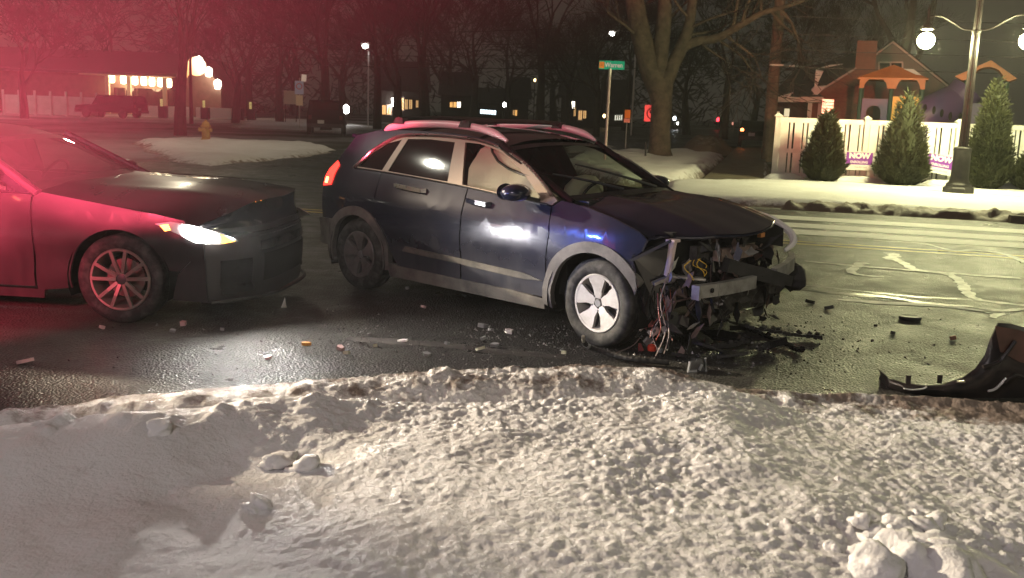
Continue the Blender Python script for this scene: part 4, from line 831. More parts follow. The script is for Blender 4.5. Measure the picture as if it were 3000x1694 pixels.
for i, (u, v, w, lb) in enumerate(((2300, 523, .55, 'low snow mound at the foot of the fence corner post'), (2510, 530, .75, 'long snow mound under the first purple sign'), (2760, 536, .60, 'snow mound under the tilted purple sign'), (2965, 548, .50, 'snow mound between the last two evergreens'))):
    p = fence_front(u, .40); p.z = .09; b = MB(); rr = random.Random(i); b.lathe([(w, 0), (w * .93, .06), (w * .7, .13), (w * .35, .17), (0, .18)], 18, Matrix.Rotation(math.radians(-9), 4, 'Z') @ Matrix.Diagonal((1, .42, 1, 1)))
    b.v = [tuple(Vector(v_) + Vector((rr.uniform(-.03, .03), rr.uniform(-.03, .03), rr.uniform(-.012, .012)))) for v_ in b.v]
    o = b.build('snow_mound', M_SNOWF, None, True, 80); o.location = p; tag(o, lb, 'snow mound', 'snow mounds along the fence')

# ------------------------------------------------------------------ the two purple yard signs
M_PURP = mat('sign_purple', (.21, .035, .33), .5); M_SWHITE = mat('sign_white', (.82, .81, .78), .5); M_SGREY = mat('sign_print', (.30, .28, .28), .6); M_WIRE = mat('wire_stake', (.25, .24, .22), .5, metal=.6)
def yard_sign(p0, w, h, roll, label):
    t = empty('yard_sign', p0, math.radians(-6), label, 'sign', 'purple yard signs by the fence'); R_ = Matrix.Rotation(roll, 4, 'Y'); zc = .30 + h / 2
    def place(x, z, y=0): return Matrix.Translation((0, 0, zc)) @ R_ @ Matrix.Translation((x, y, z))
    b = MB(); b.box((0, 0, 0), (w, .012, h)); b.v = [tuple(place(0, 0) @ Vector(v)) for v in b.v]; b.build('board', M_SWHITE, t)
    b = MB(); b.box((.0, -.0085, h * .16), (w, .003, h * .68)); b.v = [tuple(place(0, 0) @ Vector(v)) for v in b.v]; b.build('purple_field', M_PURP, t)
    X = Matrix.Rotation(PI / 2, 4, 'X')
    text_obj('NOW', h * .40, M_SWHITE, place(0, h * .30, -.0105) @ X, t, bold=.012, sx=1.08)
    text_obj('ENROLLING', h * .19, M_SWHITE, place(0, h * -.045, -.0105) @ X, t, bold=.003, sx=.92)
    text_obj('313-791-7905', h * .125, M_SGREY, place(.06, h * -.34, -.0066) @ X, t, sx=1.0)
    for x in (-.22, .22): b = MB(); b.tube([(x, .012, 0), (x, .012, .34)], .006, 5); b.build('stake', M_WIRE, t)
yard_sign(fence_front(2514, .30), .68, .47, 0, 'upright purple NOW ENROLLING yard sign between two evergreens')
yard_sign(fence_front(2752, .35), .70, .48, math.radians(9), 'tilted purple NOW ENROLLING yard sign partly behind the lamp post')

# ------------------------------------------------------------------ twin globe street lamp
M_POST = mat('lamp_iron', (.035, .033, .034), .38, metal=.6, c2=(.06, .055, .052), ns=6, coat=.2)
LP = (LAMP_A + LAMP_B) / 2; LP = Vector((10.46, 20.78, .06))
lamp = empty('street_lamp', LP, math.radians(-26), 'black fluted twin globe street lamp on the far pavement', 'street lamp')
b = MB(); b.lathe([(.36, 0), (.36, .17), (.33, .19), (.30, .21), (.30, .26), (.27, .29)], 8, Matrix.Rotation(PI / 8, 4, 'Z')); b.build('base', M_POST, lamp)
b = MB(); b.lathe([(.25, .28), (.21, .34), (.195, .42), (.185, 1.02), (.20, 1.06), (.19, 1.10), (.13, 1.14)], 16); b.build('pedestal', M_POST, lamp, True, 30)
def fluted(z0, z1, r0, r1, n=14):
    vs = []; N_ = n * 4
    for z, r in ((z0, r0), (z1, r1)):
        for j in range(N_): rr = r * (1 - .10 * (j % 4 in (1, 2))); vs.append((rr * math.cos(2 * PI * j / N_), rr * math.sin(2 * PI * j / N_), z))
    return vs, [(j, (j + 1) % N_, N_ + (j + 1) % N_, N_ + j) for j in range(N_)]
b = MB(); b.add(*fluted(1.12, 5.0, .105, .068)); b.build('shaft', M_POST, lamp)
b = MB(); b.lathe([(.09, 3.72), (.11, 3.76), (.09, 3.80)], 16); b.lathe([(.07, 5.0), (.09, 5.04), (.05, 5.10), (.06, 5.16), (0, 5.34)], 12); b.build('collar', M_POST, lamp, True, 30)
for sg, gl in ((-1, LAMP_A), (1, LAMP_B)):
    d = gl - LP; lx = Vector((d.x * math.cos(-lamp.rotation_euler.z) - d.y * math.sin(-lamp.rotation_euler.z), d.x * math.sin(-lamp.rotation_euler.z) + d.y * math.cos(-lamp.rotation_euler.z), d.z))
    b = MB(); hx = lx.x; b.tube(spl([(0, 0, 3.80), (hx * .25, 0, 3.82), (hx * .5, 0, 3.98), (hx * .75, 0, 4.12), (hx, lx.y, 4.10)], 5), .022, 8); a_ = b.build('arm', M_POST, lamp, True)
    b = MB(); b.lathe([(0, 4.42), (.015, 4.36), (.03, 4.30), (.02, 4.22), (.04, 4.12), (.05, 4.0), (.13, 3.90), (.15, 3.84), (.12, 3.82)], 14, Matrix.Translation((hx, lx.y, -.02))); c_ = b.build('globe_cap', M_POST, lamp, True, 40)
    b = MB(); rg = .185; b.lathe([(rg * math.sin(PI * i / 14), lx.z - rg * math.cos(PI * i / 14)) for i in range(15)], 24, Matrix.Translation((hx, lx.y, 0))); g_ = b.build('globe', emis('globe_glow', (1.0, .97, .50), 900), lamp, True)
    g_.visible_shadow = True

# ------------------------------------------------------------------ street name sign, turn sign, and the other posts at the corner
def sheeting(name, c, rough=.30): return mat(name, c, rough, metal=.85)
def reflect_sheet(name, c): return mat(name, c, .36, metal=.80, spec=.8)
M_GREEN = reflect_sheet('sheeting_green', (.02, .62, .34)); M_ORNG = reflect_sheet('sheeting_orange', (1.0, .36, .05)); M_RWHITE = reflect_sheet('sheeting_white', (.95, .90, .88)); M_RYEL = reflect_sheet('sheeting_yellow', (1, .80, .10)); M_RRED = mat('sheeting_red', (.45, .02, .02), .5)
M_GALV = mat('galvanised_post', (.55, .50, .48), .5, metal=.3)
sp_ = D(1772, 470, 27.0); sp_.z = 0.0
ang = math.atan2(sp_.x, sp_.y)
ns_ = empty('street_name_sign', sp_, -ang, 'green street name blade lettered Warren on a tall pale post', 'sign')
zt = D(1781, 191, 27.0).z
b = MB(); b.tube([(0, 0, 0), (.02, 0, zt - .12)], .038, 8); b.build('post', mat('pale_post', (.60, .46, .44), .5), ns_)
b = MB(); b.tube([(.02, 0, zt - .34), (.02, 0, zt - .10)], .045, 8); b.build('post_cap', M_GALV, ns_)
b = MB(); b.box((.06, 0, zt), (.76, .012, .255)); b.build('blade', M_GREEN, ns_)
b = MB(); b.box((-.235, -.008, zt), (.15, .004, .19)); b.build('emblem', M_ORNG, ns_)
b = MB(); b.box((-.235, -.0105, zt + .005), (.07, .002, .012)); b.box((-.235, -.0105, zt - .02), (.05, .002, .012)); b.build('emblem_mark', mat('emblem_mark', (.6, .22, .03), .6), ns_)
text_obj('Warren', .20, M_RWHITE, Matrix.Translation((.12, -.0085, zt + .0)) @ Matrix.Rotation(PI / 2, 4, 'X'), ns_, bold=.004, sx=.82)
def post_sign(name, u, v, dist, label, cat='sign', rz=None):
    p = D(u, v, dist); p.z = .0; return empty(name, p, -math.atan2(p.x, p.y) if rz is None else rz, label, cat)
ts = post_sign('turn_sign', 1908, 455, 33.4, 'white no turn sign on a pink post, half hidden by the big tree'); zc = D(1897, 332, 33.4).z
b = MB(); b.tube([(-.02, 0, 0), (.02, 0, zc + .95)], .035, 8); b.build('post', mat('pale_post', (.6, .46, .44), .5), ts)
b = MB(); b.box((-.06, -.04, zc), (.56, .012, .60)); b.build('plate', mat('sheeting_redlit', (.95, .30, .22), .36, metal=.8), ts)  # white plate coloured for the red light falling on it
b = MB(); b.lathe([(.19, 0), (.235, 0), (.235, .003), (.19, .003)], 28, Matrix.Translation((-.03, -.048, zc)) @ Matrix.Rotation(PI / 2, 4, 'X'), closed=True); b.box((-.03, -.0495, zc), (.40, .003, .040), Matrix.Rotation(.78, 3, 'Y')); b.build('prohibition_ring', M_RRED, ts)
b = MB(); b.box((.02, -.0475, zc - .03), (.06, .002, .2)); b.box((-.04, -.0475, zc + .05), (.16, .002, .05)); b.add([(-.18, -.0477, zc + .05), (-.10, -.0477, zc + .115), (-.10, -.0477, zc - .015)], [(0, 1, 2)]); b.build('arrow', mat('arrow_black', (.04, .02, .02), .6), ts)
b = MB(); b.box((-.03, 0, .25), (.24, .2, .42), taper=.75); b.build('post_base', mat('orange_base', (.48, .20, .13), .8, c2=(.25, .12, .09), ns=4), ts)
os_ = post_sign('warning_sign', 1833, 425, 44.0, 'small road sign coloured orange and pink for the red light on it, beyond the street name post'); zc = D(1835, 340, 44).z
b = MB(); b.tube([(0, 0, 0), (0, 0, zc)], .03, 6); b.build('post', M_GALV, os_)
b = MB(); b.box((.01, -.03, zc + .10), (.27, .012, .40)); b.build('plate', mat('sheeting_hot', (1.0, .24, .04), .36, metal=.8), os_)  # red light on this sign put into its plate colours
b = MB(); b.box((-.005, -.03, zc - .22), (.30, .012, .20)); b.build('sub_plate', mat('sheeting_redlit', (.95, .3, .22), .36), os_)
b = MB(); b.box((0, -.038, zc - .12), (.2, .003, .03)); b.build('print', M_RRED, os_)
kp = post_sign('marker_post', 1890, 470, 30.5, 'thin dark stake in the snow beside the corner'); b = MB(); b.tube([(0, 0, .1), (.0, 0, .75)], .035, 6); b.build('stake', M_BLACK, kp)

# ------------------------------------------------------------------ utility pole and wires
up = D(2243, 520, 36.5); up.z = 0
ut = empty('utility_pole', up, 0, 'brown wooden utility pole behind the fence corner', 'utility pole')
b = MB(); b.tube([(0, 0, 0), (0, 0, 4), (0, 0, 9)], [.24, .22, .18], 10); b.build('pole', mat('pole_wood', (.16, .11, .085), .85, c2=(.08, .055, .045), ns=7), ut)
for k, (dz, sag) in enumerate(((4.35, .25), (4.95, .3), (5.6, .3), (3.7, .2))):
    for sx_, far_ in ((-1, Vector((-26, 22, .4))), (1, Vector((30, -5, .4)))):
        b = MB(); b.tube([Vector((0, -.2, dz)).lerp(Vector((0, 0, dz)) + far_, f) + Vector((0, 0, -4 * sag * f * (1 - f))) for f in np.linspace(0, 1, 12)], .018, 4); b.build('cable', M_BLACK, ut)
b = MB(); b.box((.0, -.25, 3.75), (.5, .12, .06)); b.build('bracket', M_GALV, ut)

# ------------------------------------------------------------------ play towers behind the fence
M_PORG = mat('play_orange', (.46, .14, .03), .5, c2=(.34, .10, .022), ns=2); M_PGRN = mat('play_green', (.03, .075, .06), .5); M_PPUR = mat('play_purple', (.085, .05, .15), .45); M_PYEL = mat('play_yellow', (.78, .42, .07), .45)
PD = 33.5
def pz(v, u=2610): return D(u, v, PD).z
c0 = D(2608, 300, PD); c0.z = 0
pt = empty('play_tower', c0, -math.atan2(c0.x, c0.y), 'orange roofed play tower with twin arches and a yellow panel', 'play tower')
za, ze, zb_ = pz(189), pz(231), pz(262)
hw_ = 1.02
b = MB(); b.add([(-hw_ - .08, -.7, ze), (hw_ + .08, -.7, ze), (hw_ + .08, .9, ze), (-hw_ - .08, .9, ze), (-hw_ - .08, -.7, ze - .06), (hw_ + .08, -.7, ze - .06), (hw_ + .08, .9, ze - .06), (-hw_ - .08, .9, ze - .06), (0, .1, za)], [(0, 1, 8), (1, 2, 8), (2, 3, 8), (3, 0, 8), (4, 5, 1, 0), (5, 6, 2, 1), (6, 7, 3, 2), (7, 4, 0, 3), (7, 6, 5, 4)]); b.build('roof', M_PORG, pt)
b = MB(); b.add([(.30, -.36, ze + .27), (.70, -.62, ze + .07), (.88, -.62, ze + .05), (.62, -.36, ze + .26)], [(0, 1, 2, 3)]); b.v = [(x, y - .06, z + .05) for x, y, z in b.v]; b.build('roof_snow', M_ICE, pt)
def arch_board(x0, x1, y, z0, z1, mt, parent, t=.06, r=None):
    w = x1 - x0; r = r or w * .36; cx = (x0 + x1) / 2; cz = z0
    po = [(x0, z0), (cx - r, z0)] + list(reversed(arc(cx, cz, r, 0, 180, 14)))[1:-1] + [(cx + r, z0), (x1, z0), (x1, z1), (x0, z1)]
    b = MB(); b.prism(po, t, Matrix.Translation((0, y, 0)) @ Matrix.Rotation(PI / 2, 4, 'X')); return b.build('arch_panel', mt, parent)
arch_board(-hw_, 0, -.62, zb_, ze - .062, M_PORG, pt); arch_board(0.001, hw_, -.62, zb_, ze - .062, M_PORG, pt)
for x in (-hw_ + .06, 0, hw_ - .06):
    b = MB(); b.tube([(x, -.55, 0), (x, -.55, zb_ + .1)], .065, 8); b.build('post', M_PGRN, pt)
    b = MB(); b.tube([(x, .75, 0), (x, .75, ze)], .065, 8); b.build('post', M_PGRN, pt)
zp = pz(292); zq = pz(362)
po = [(-hw_ + .13, zq), (-hw_ + .28, zq)] + list(reversed(arc(-.50, zq + .36, .23, 0, 180, 12))) + [(-.27, zq), (-.07, zq), (-.07, zp), (-hw_ + .13, zp)]
b = MB(); b.prism(po, .05, Matrix.Translation((0, -.60, 0)) @ Matrix.Rotation(PI / 2, 4, 'X')); b.build('purple_panel', M_PPUR, pt)
b = MB(); b.box((.47, -.62, (pz(284) + zq) / 2), (.80, .05, pz(284) - zq)); b.build('yellow_panel', M_PYEL, pt)
b = MB(); b.box((0, .1, zq - .15), (2, 1.5, .1)); b.build('deck', M_PGRN, pt)
c1 = D(2884, 300, PD); c1.z = 0
p2_ = empty('play_tower', c1, -math.atan2(c1.x, c1.y), 'second play tower with a bent orange arch roof behind the lamp', 'play tower')
zt1, zt0 = D(2890, 180, PD).z, D(2890, 232, PD).z
b = MB(); out = [(-.95, zt0 + .05), (0.05, zt1), (.85, zt0), (.62, zt0 - .10)] + list(arc(0, zt0 - .12, .48, 12, 168, 12)) + [(-.72, zt0 - .08)]
b.prism(out, 1.2, Matrix.Translation((0, .6, 0)) @ Matrix.Rotation(PI / 2, 4, 'X')); b.build('roof', M_PORG, p2_)
for x in (-.6, .6): b = MB(); b.tube([(x, 0, 0), (x, 0, zt0)], .065, 8); b.build('post', M_PGRN, p2_)
b = MB(); b.box((0, 0, zt0 - 1.3), (1.2, .05, 1.0)); b.build('panel', M_PPUR, p2_)
sl = empty('tube_slide', (0, 0, 0), 0, 'purple spiral tube slide between the two play towers', 'slide')
b = MB(); P = [D(2835, 262, PD + .3), D(2795, 300, PD + .2), D(2745, 325, PD - .2), D(2705, 352, PD - .3), D(2690, 420, PD - .3)]
b.tube(spl(P, 6), [.55] * 6 + [.62] * 13 + [.6] * 6, 18); b.build('tube', M_PPUR, sl, True)
for (u, v) in ((2709, 317), (2735, 323), (2758, 332), (2783, 340), (2812, 342)):
    p = D(u, v, PD - .86); b = MB(); b.lathe([(.0, 0), (.055, .01), (.06, .03), (0, .04)], 10, Matrix.Translation(p) @ Matrix.Rotation(PI / 2, 4, 'X') @ Matrix.Diagonal((1, 2.3, 1, 1))); b.build('slot', M_LINER, sl)
# wall sign with lines of print
ws_ = D(2424, 319, 39.5); bs_ = empty('notice_board', ws_, -math.atan2(ws_.x, ws_.y), 'pale notice board of six printed lines on the brick wall', 'sign')
for k in range(6):
    b = MB(); b.box((.0, 0, .34 - k * .13), (.46, .02, .10), Matrix.Rotation(.05, 3, 'Y')); b.build('line', M_RWHITE, bs_)
    b = MB(); rr = random.Random(k)
    for q in range(5): b.box((-.17 + q * .085 + rr.uniform(-.01, .01), -.013, .34 - k * .13 + rr.uniform(-.015, .015)), (rr.uniform(.03, .06), .004, .028))
    b.build('print', M_SGREY, bs_)['kind'] = 'stuff'
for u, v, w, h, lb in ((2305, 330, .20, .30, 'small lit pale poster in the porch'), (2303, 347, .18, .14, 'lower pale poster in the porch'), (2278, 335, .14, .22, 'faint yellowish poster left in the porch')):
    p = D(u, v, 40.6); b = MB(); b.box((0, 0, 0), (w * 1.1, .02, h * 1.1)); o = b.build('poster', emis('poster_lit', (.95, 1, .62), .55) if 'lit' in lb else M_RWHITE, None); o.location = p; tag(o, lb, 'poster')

# ------------------------------------------------------------------ brick house behind the fence
def brick_mat():
    m = mat('red_brick', (.23, .10, .075), .85, c2=(.15, .065, .05), ns=5); t = m.node_tree; N = t.nodes; L = t.links; p = N['Principled BSDF']
    br = N.new('ShaderNodeTexBrick'); br.inputs['Scale'].default_value = 4.6; br.inputs['Color1'].default_value = (.24, .10, .075, 1); br.inputs['Color2'].default_value = (.17, .075, .058, 1); br.inputs['Mortar'].default_value = (.27, .24, .21, 1); br.inputs['Mortar Size'].default_value = .012
    tcn = N.new('ShaderNodeTexCoord'); mp = N.new('ShaderNodeMapping'); mp.inputs['Rotation'].default_value = (PI / 2, 0, 0); L.new(tcn.outputs['Object'], mp.inputs['Vector']); L.new(mp.outputs[0], br.inputs['Vector']); L.new(br.outputs['Color'], p.inputs['Base Color']); return m
M_BRICK = brick_mat(); M_ROOF = mat('shingle_roof', (.045, .04, .042), .9, c2=(.075, .068, .07), ns=6, bump=.4, bs=14, bd=.03); M_TRIM = mat('trim_paint', (.52, .44, .42), .6); M_SIDING = mat('grey_siding', (.16, .15, .145), .7)
HD = 41.0
h0 = D(2455, 380, HD); h0.z = 0; hr = -math.atan2(h0.x, h0.y)
house = empty('brick_house', h0, hr, 'red brick house with a steep gable, chimney and porch behind the fence', 'house')
MI = Matrix.Translation(h0) @ Matrix.Rotation(hr, 4, 'Z'); MI = MI.inverted()
def HL(u, v, y):                                          # the photograph's (u, v) on the house's own front plane at local depth y
    o = MI @ Vector((0, 0, CH)); d = (MI.to_3x3() @ ray(u, v)); k = (y - o.y) / d.y; return o + d * k
def q3(u, v, y): p = HL(u, v, y); return Vector((p.x, y, p.z))
def slab(name, front, depth, mt, parent=None):           # front outline pushed back by depth
    n = len(front); b = MB(); bk = [p + Vector((0, depth, 0)) for p in front]
    b.add(front + bk, [tuple(range(n - 1, -1, -1)), tuple(range(n, 2 * n))] + [(i, (i + 1) % n, n + (i + 1) % n, n + i) for i in range(n)]); return b.build(name, mt, parent or house)
lowz = lambda p: Vector((p.x, p.y, 0))
A0, A1 = q3(2372, 290, 0), q3(2506, 204, 0); A2 = q3(2570, 204, 0)
slab('wall', [lowz(A0), A0, A1, A2, lowz(A2)], 7, M_BRICK)
r0, r1 = q3(2368, 287, -.25), q3(2508, 200, -.25)
b = MB(); b.bar(r0, r1, .06, .22, (0, 1, 0)); b.build('rake_board', M_TRIM, house)
lf = [q3(2262, 288, -.1), q3(2374, 287, -.1), q3(2508, 198, -.1), q3(2500, 158, 3.0), q3(2330, 210, 3.0)]
b = MB(); b.add([q3(2368, 283, -.28), q3(2508, 196, -.28), q3(2512, 158, 5.5), q3(2330, 205, 5.5), q3(2255, 282, 2.5)], [(0, 1, 2, 3, 4)]); b.build('roof', M_ROOF, house)
G0, G1, G2 = q3(2500, 210, 1.0), q3(2616, 128, 1.0), q3(2800, 275, 1.0)
slab('gable_wall', [lowz(q3(2555, 172, 1.0)), q3(2555, 172, 1.0), G1, G2, lowz(G2)], 6, M_SIDING)
for a, b_ in (((2552, 170), (2618, 122)), ((2614, 122), (2812, 280))):
    b = MB(); b.bar(q3(*a, .75), q3(*b_, .75), .06, .20, (0, 1, 0)); b.build('rake_board', M_TRIM, house)
    rb = MB(); P_ = [q3(*a, .6), q3(*b_, .6)]; rb.add([P_[0] + Vector((0, 0, .12)), P_[1] + Vector((0, 0, .12)), P_[1] + Vector((0, 6.5, .12)), P_[0] + Vector((0, 6.5, .12))], [(0, 1, 2, 3)]); rb.build('roof', M_ROOF, house)
c_a, c_b = q3(2512, 122, .2), q3(2570, 122, .2); zch = q3(2512, 300, .2)
b = MB(); b.box(((c_a.x + c_b.x) / 2, .2, c_a.z / 2 + .0), (c_b.x - c_a.x, .9, c_a.z)); b.build('chimney', M_BRICK, house)
w0, w1 = q3(2574, 182, .9), q3(2645, 215, .9)
fr = MB()
for pa, pb in (((2574, 183), (2645, 183)), ((2574, 218), (2645, 218)), ((2575, 183), (2575, 218)), ((2644, 183), (2644, 218)), ((2609, 183), (2609, 218))): fr.bar(q3(*pa, .92), q3(*pb, .92), .06, .09, (0, 1, 0))
wf = fr.build('window_frame', M_TRIM, house)
b = MB(); b.add([q3(2575, 183, .97), q3(2644, 183, .97), q3(2644, 218, .97), q3(2575, 218, .97)], [(0, 1, 2, 3)]); b.build('pane', M_GLASSD, wf)
# porch
b = MB(); b.bar(q3(2266, 292, -.9), q3(2410, 293, -.9), .5, .20, (0, 0, 1)); b.build('porch_beam', M_TRIM, house)
b = MB(); b.bar(q3(2266, 285, -1.05), q3(2412, 286, -1.05), .10, .05, (0, 0, 1)); b.build('gutter', M_TRIM, house)
for u in (2404, 2374, 2272): p = q3(u, 300, -.8); b = MB(); b.box((p.x, -.8, p.z / 2), (.17, .17, p.z)); b.build('porch_post', M_TRIM, house)
b = MB(); b.add([q3(2250, 283, -1.1), q3(2412, 284, -1.1), q3(2390, 262, 1.5), q3(2290, 262, 1.5)], [(0, 1, 2, 3)]); b.build('porch_roof', M_ROOF, house)
b = MB(); pa = q3(2266, 300, 1.2); pb = q3(2410, 300, 1.2); b.add([lowz(pa), lowz(pb), pb, pa], [(0, 1, 2, 3)]); b.build('porch_wall', M_INT, house)
for k, pts in enumerate((((2285, 283), (2324, 272), (2312, 284)), ((2385, 262), (2390, 205), (2412, 210), (2398, 240), (2392, 264)), ((2376, 264), (2384, 256), (2420, 252), (2392, 282)), ((2396, 202), (2432, 192), (2470, 189), (2430, 196)), ((2312, 192), (2360, 196), (2360, 198), (2312, 195)))):
    b = MB(); yy = (-1.15, -.35, -.40, -.32, -.4)[k]; P_ = [q3(u, v, yy) for u, v in pts]; n = len(P_); b.add(P_ + [p + Vector((0, .25, .05)) for p in P_], [tuple(range(n)), tuple(range(2 * n - 1, n - 1, -1))] + [(i, n + i, n + (i + 1) % n, (i + 1) % n) for i in range(n)]); b.build('roof_snow', M_ICE, house)
# ------------------------------------------------------------------ trees: leafless, trunk and limbs built as tapering tubes, twigs as slivers
M_BARK = mat('bark', (.115, .085, .062), .9, c2=(.055, .042, .032), ns=3.5, bump=.8, bs=9, bd=.08)
M_TWIG = mat('twigs', (.040, .030, .026), .9); M_BARKD = mat('bark_dark', (.050, .038, .032), .9, c2=(.028, .022, .02), ns=4)
def grow(r, p, d, L, rad, lev, trunk, twigs, spread=.55, maxlev=5):
    n = 4 if lev < 3 else 3; pts = [p]; dd = d.copy(); q = p.copy()
    for i in range(n):
        dd = (dd + Vector((r.gauss(0, .12 if lev else .035), r.gauss(0, .12 if lev else .035), r.gauss(0.03, .09)))).normalized(); q = q + dd * (L / n); pts.append(q.copy())
    rs = [rad * (1 - .42 * i / n) for i in range(n + 1)]
    if lev < 3: trunk.tube(pts, rs, 8 if lev < 2 else 5, caps=False)
    else: twigs.tube(pts, [max(.012, x) for x in rs], 3, caps=False)
    if lev >= maxlev: return
    k = (2 if lev == 0 else 3) if lev < 3 else 4
    for j in range(k + (lev == 0)):
        f = 1.0 if j == 0 else r.uniform(.45, 1.0); a = pts[min(int(f * n), n - 1)].lerp(pts[min(int(f * n) + 1, n)], f * n - int(f * n) if f < 1 else 1.0)
        ax = dd.orthogonal().normalized(); ax = Matrix.Rotation(r.uniform(0, 2 * PI), 3, dd) @ ax
        nd = (dd * math.cos(spread) + ax * math.sin(spread * r.uniform(.5, 1.35)) + Vector((0, 0, .12))).normalized()
        grow(r, a, nd, L * r.uniform(.62, .84), rs[-1] * r.uniform(.62, .85), lev + 1, trunk, twigs, spread, maxlev)
def tree_mesh(seed, H, rad, first=.28, spread=.52, maxlev=5):
    r = random.Random(seed); tk, tw = MB(), MB(); grow(r, Vector((0, 0, -.1)), Vector((0, 0, 1)), H * first, rad, 0, tk, tw, spread, maxlev)
    return mesh_of(tk, M_BARKD, True), mesh_of(tw, M_TWIG)
TM = [tree_mesh(s, 13, .34, f, sp, 6) for s, f, sp in ((3, .30, .50), (8, .24, .58), (15, .34, .46), (21, .28, .62))]
def tree(label, loc, var, sc=1.0, rz=0.0, group='bare trees across the junction', sz=None):
    t = empty('bare_tree', loc, rz, label, 'tree', group); t.scale = (sc, sc, sz or sc)
    for n_, me in (('trunk', TM[var][0]), ('crown', TM[var][1])):
        o = bpy.data.objects.new(n_, me); COL.objects.link(o); o.parent = t
    return t
def at(u, dist, z=0.0): p = D(u, 400, dist); p.z = z; return p
TREES = [  # column in the photo, distance, variant, scale, height scale, label
 (528, 45, 0, .95, 1.0, 'bare tree standing behind the fire hydrant'), (562, 66, 2, .42, 1.0, 'thin leaning tree in front of the lit gable'), (75, 70, 1, .9, 1.0, 'bare tree before the white fence at the far left'),
 (690, 72, 1, 1.0, 1.1, 'bare tree right of the lit gable'), (820, 75, 0, 1.1, 1.15, 'bare tree beside the yellowish board'), (955, 58, 3, 1.1, 1.25, 'tall forked tree behind the parked jeep'), (1105, 66, 2, 1.0, 1.2, 'straight trunk beyond the crossover tailgate'),
 (1165, 68, 1, 1.25, 1.3, 'wide bare tree beside the amber lit porch'), (1245, 62, 0, 1.25, 1.35, 'tall bare tree right of the amber lit porch'), (1385, 85, 3, 1.3, 1.35, 'distant bare tree behind the crossover roof'), (1580, 72, 2, 1.25, 1.3, 'bare tree spreading above the windscreen'),
 (1670, 78, 1, 1.1, 1.2, 'bare tree left of the street name sign'), (1745, 62, 3, .8, .9, 'slim bare tree just left of the street name post'), (1830, 90, 0, 1.2, 1.25, 'distant bare tree behind the small orange sign'), (2010, 80, 1, 1.2, 1.2, 'dark bare tree up the side street'), (2120, 70, 2, 1.1, 1.15, 'bare tree behind the utility pole'),
 (2330, 62, 3, 1.1, 1.05, 'bare tree behind the brick house porch'), (2480, 66, 0, 1.0, .95, 'bare tree behind the brick house chimney'), (330, 100, 3, 1.5, 1.3, 'large dark tree above the lit row of lamps'), (180, 104, 0, 1.5, 1.4, 'dark tree beyond the left white fence'),
 (730, 108, 2, 1.6, 1.3, 'dense dark tree behind the school gable'), (1010, 105, 1, 1.7, 1.5, 'dense dark tree far behind the jeep'), (1320, 112, 0, 1.8, 1.5, 'far dark tree in the middle of the row'), (1480, 115, 3, 1.7, 1.5, 'far dark tree behind the roof bars'), (1760, 112, 2, 1.6, 1.4, 'far dark tree behind the street name sign'), (1160, 118, 3, 1.8, 1.6, 'farthest dark tree behind the amber windows'), (860, 122, 0, 1.9, 1.5, 'far dark tree behind the pink parking sign'), (600, 126, 1, 1.9, 1.4, 'far dark tree above the lit school gable'), (1620, 125, 1, 1.9, 1.55, 'far dark tree left of the distant street light'), (2200, 105, 1, 1.5, 1.3, 'far dark tree at the end of the side street')]
for i, (u, d_, v, sc, sz, lb) in enumerate(TREES): tree(lb, at(u, d_), v, sc, i * 1.9, sz=sz)
M_FAR = mat('far_wood', (.030, .023, .020), .95)
# the wood behind everything: one ragged mass of twigs
fw = MB(); rr = random.Random(4); vs = []; fs = []
for i in range(9000):
    u = rr.uniform(-200, 2300); d_ = rr.uniform(132, 150); hmax = 17 + 5 * math.sin(u * .006) + 3 * math.sin(u * .021 + 1); z = hmax * rr.random() ** .8; p = at(u, d_, z)
    s = Vector((rr.uniform(-1, 1), rr.uniform(-.3, .3), rr.uniform(-.6, 1))) * rr.uniform(.5, 1.5); w = Vector((s.z, 0, -s.x)) * .22; b = len(vs); vs += [p - s, p + w, p + s]; fs.append((b, b + 1, b + 2))
fw.add(vs, fs); tag(fw.build('far_wood', M_FAR), 'far wood of bare trees closing the view', 'woodland', kind='stuff')

# the big old tree at the corner
TD = 33.0
big = empty('old_tree', (0, 0, 0), 0, 'massive old bare tree forking above the corner snow', 'tree')
tk, tw = MB(), MB(); r_ = random.Random(12)
def dp(u, v, d_=TD): return D(u, v, d_)
def limb(pts, rads, b=tk, n=12): 
    P = spl(pts, 5); b.tube(P, list(np.interp(np.linspace(0, 1, len(P)), np.linspace(0, 1, len(rads)), rads)), n, caps=False); return P
limb([dp(1932, 462) - Vector((0, 0, .15)), dp(1932, 440), dp(1934, 380), dp(1938, 300), dp(1930, 235)], [.62, .42, .37, .38, .55], n=16)
L1 = limb([dp(1925, 250), dp(1902, 190), dp(1880, 110), dp(1862, 20), dp(1845, -120), dp(1820, -300)], [.42, .40, .37, .34, .30, .2])
L2 = limb([dp(1945, 245), dp(1972, 190), dp(2000, 130), dp(2020, 70), dp(2030, -10), dp(2050, -180)], [.34, .26, .23, .19, .16, .10])
L3 = limb([dp(1995, 140), dp(2040, 122), dp(2100, 112), dp(2160, 80), dp(2230, 40), dp(2300, 20), dp(2390, -10)], [.20, .17, .15, .13, .10, .08, .05])
L4 = limb([dp(1930, 240), dp(1935, 150), dp(1945, 60), dp(1950, -60), dp(1960, -220)], [.34, .30, .27, .22, .14])
for Lm, k0 in ((L1, 10), (L2, 12), (L3, 6), (L4, 10)):
    for i in range(k0, len(Lm) - 1, 2):
        d_ = (Lm[i + 1] - Lm[i]).normalized(); ax = Matrix.Rotation(r_.uniform(0, 6.3), 3, d_) @ d_.orthogonal().normalized(); grow(r_, Lm[i], (d_ * .5 + ax).normalized(), r_.uniform(1.2, 2.2), .06, 2, tk, tw, .55, 5)
